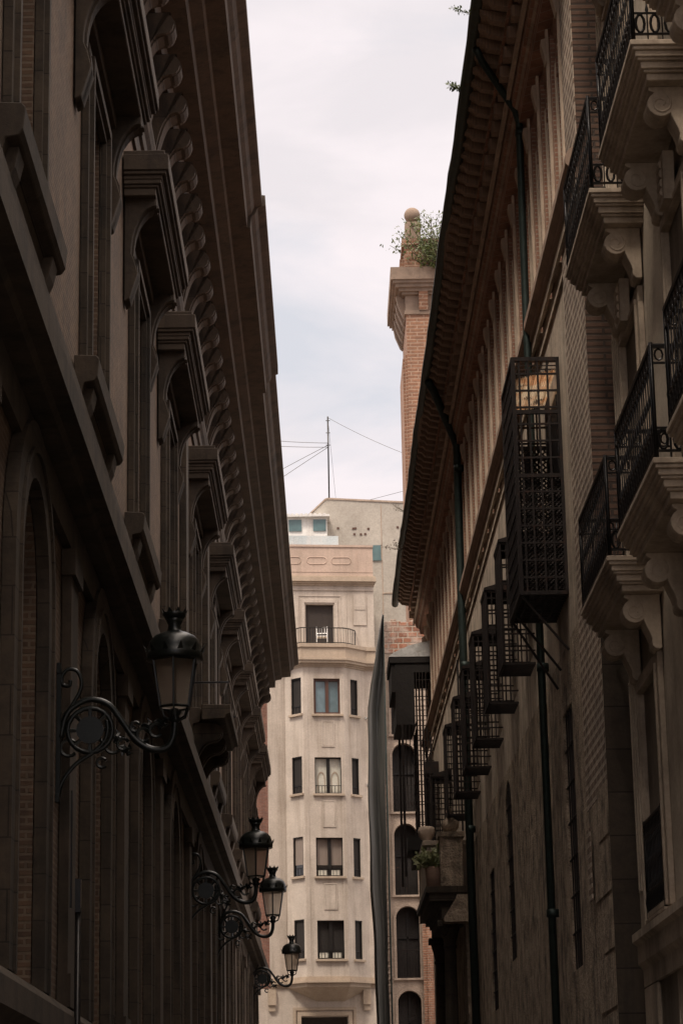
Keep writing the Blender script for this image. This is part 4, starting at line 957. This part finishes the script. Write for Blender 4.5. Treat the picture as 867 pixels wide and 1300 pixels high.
# ================================================================== OTHER FAR BUILDINGS
WF = Frame(0, 109, 1, 0, 0, -1)
wb = thing('blank_walled_building', (3, 112, 0), 'building with a blank grey white side wall rising behind the cream block', 'building')
m = MB(WF); m._ex([(-.42, 0, 0), (-.42, 0, 31.2), (.44, 0, 32.05), (.56, 0, 32.08), (8, 0, 31.6), (8, 0, 0)], [(-.42, -9, 0), (-.42, -9, 31.2), (.44, -9, 32.05), (.56, -9, 32.08), (8, -9, 31.6), (8, -9, 0)]); m.build('wall', 'white', wb)
m = MB(WF); m._ex([(-.47, .04, 31.2), (-.47, .04, 31.28), (.42, .04, 32.12), (.56, .04, 32.16), (8, .04, 31.68), (8, .04, 31.6), (.56, .04, 32.08), (.44, .04, 32.05)], [(-.47, -9, 31.2), (-.47, -9, 31.28), (.42, -9, 32.12), (.56, -9, 32.16), (8, -9, 31.68), (8, -9, 31.6), (.56, -9, 32.08), (.44, -9, 32.05)]); m.build('coping', 'aplaster', wb)
m = MB(WF); m.box(2.56, 2.95, .002, .03, 29.2, 29.85); m.box(2.54, 2.97, .002, .06, 29.12, 29.2); m.build('small_window', 'teal', wb)
m = MB(WF); m.box(2.98, 3.02, .002, .012, 14, 31.8); m.box(2.98, 5.5, .002, .03, 27.55, 27.6); m.build('wall_seam', 'aplaster', wb)
m = MB(WF)
for x, z in ((.95, 30.65), (1.65, 30.62), (1.75, 30.63), (2.35, 30.60), (1.7, 30.35), (2.0, 30.34), (2.2, 30.35), (3.7, 30.65), (3.9, 30.6)): m.box(x, x+.10, .002, .03, z, z+.09)
m.build('putlog_patches', 'brownframe', wb)
m = MB(); m.box(-8, -2.28, 106.3, 114, 0, 23.4); rbk = m.build('brick_wall', 'redbrick')
rb2 = thing('red_brick_house', (-5, 108, 0), 'red brick house, a narrow sliver between dark palace and cream block', 'building')
rbk.parent = rb2; rbk.location = (5, -108, 0)
m = MB(); m.box(-8, -2.25, 106.2, 106.3, 23.4, 23.6); m.build('cornice', 'aplaster', rb2)
m = MB()
for x in (-6.6, -4.6):
    for z in (5, 9, 13, 17): m.box(x, x+1, 106.24, 106.3, z, z+1.8)
m.build('windows', 'darkglass', rb2)

# ================================================================== ANTENNA AND WIRES
m = MB(); m.tube([(.62, 109.6, 31.9), (.62, 109.6, 36.3)], .035, 6)
for z in (34.9, 35.5, 36.1): m.tube([(.52, 109.6, z), (.72, 109.6, z)], .02, 4)
tag(m.build('roof_antenna_mast', 'iron'), 'thin antenna mast on the roof of the blank walled building', 'antenna')
def wire(p, q, sag, label, r=.012):
    P = [tuple(p[j]+(q[j]-p[j])*i/14-(sag*4*(i/14)*(1-i/14) if j == 2 else 0) for j in range(3)) for i in range(15)]
    m = MB(); m.tube(P, r, 4); return tag(m.build('overhead_wire', 'iron'), label, 'wire')
wire((-4.5, 100, 32.6), (.62, 109.6, 35.0), .1, 'upper of the two nearly level wires left of the antenna mast')
wire((-4.5, 100, 32.3), (.60, 109.6, 34.8), .1, 'lower of the two nearly level wires left of the antenna mast')
wire((-4.5, 104, 30.4), (.62, 109.6, 34.9), -.05, 'upper of the two slanting wires climbing from the dark cornice to the antenna')
wire((-4.5, 105, 29.9), (.62, 109.6, 34.8), -.05, 'lower of the two slanting wires climbing from the dark cornice to the antenna')
wire((.62, 109.6, 36.25), (6.5, 100, 30.6), .25, 'long wire running down right from the top of the antenna mast behind the tower', .010)
wire((2.2, 109.5, 32.1), (9, 106, 33.0), .05, 'short wire rising right above the coping of the blank wall', .010)
wire((.64, 109.6, 36.0), (.95, 109.7, 32.0), 0, 'thin stay wire dropping beside the antenna mast to the roof', .006)

# ================================================================== PORTAL PLANTS
m = MB(RF); m.lathe(49.3, .82, [(.07, 8.122), (.10, 8.15), (.07, 8.19), (.15, 8.28), (.18, 8.38), (.16, 8.46), (.13, 8.48)], 14); tag(m.build('stone_urn', 'rstone'), 'small round pale urn on the corner of the portal balcony parapet', 'urn')
m = MB(RF); m.lathe(48.5, .74, [(.07, 7.145), (.13, 7.16), (.17, 7.5), (.18, 7.56), (.15, 7.57)], 12); tag(m.build('flower_pot', 'terracotta'), 'flower pot standing at the near end of the portal balcony', 'flower pot')
plant('potted_plant', RF(48.5, .74, 7.52), 'spiky pale green plant growing in the pot above the portal', 'plant', 24, .42, (.13, 4), 31, 'cactus')
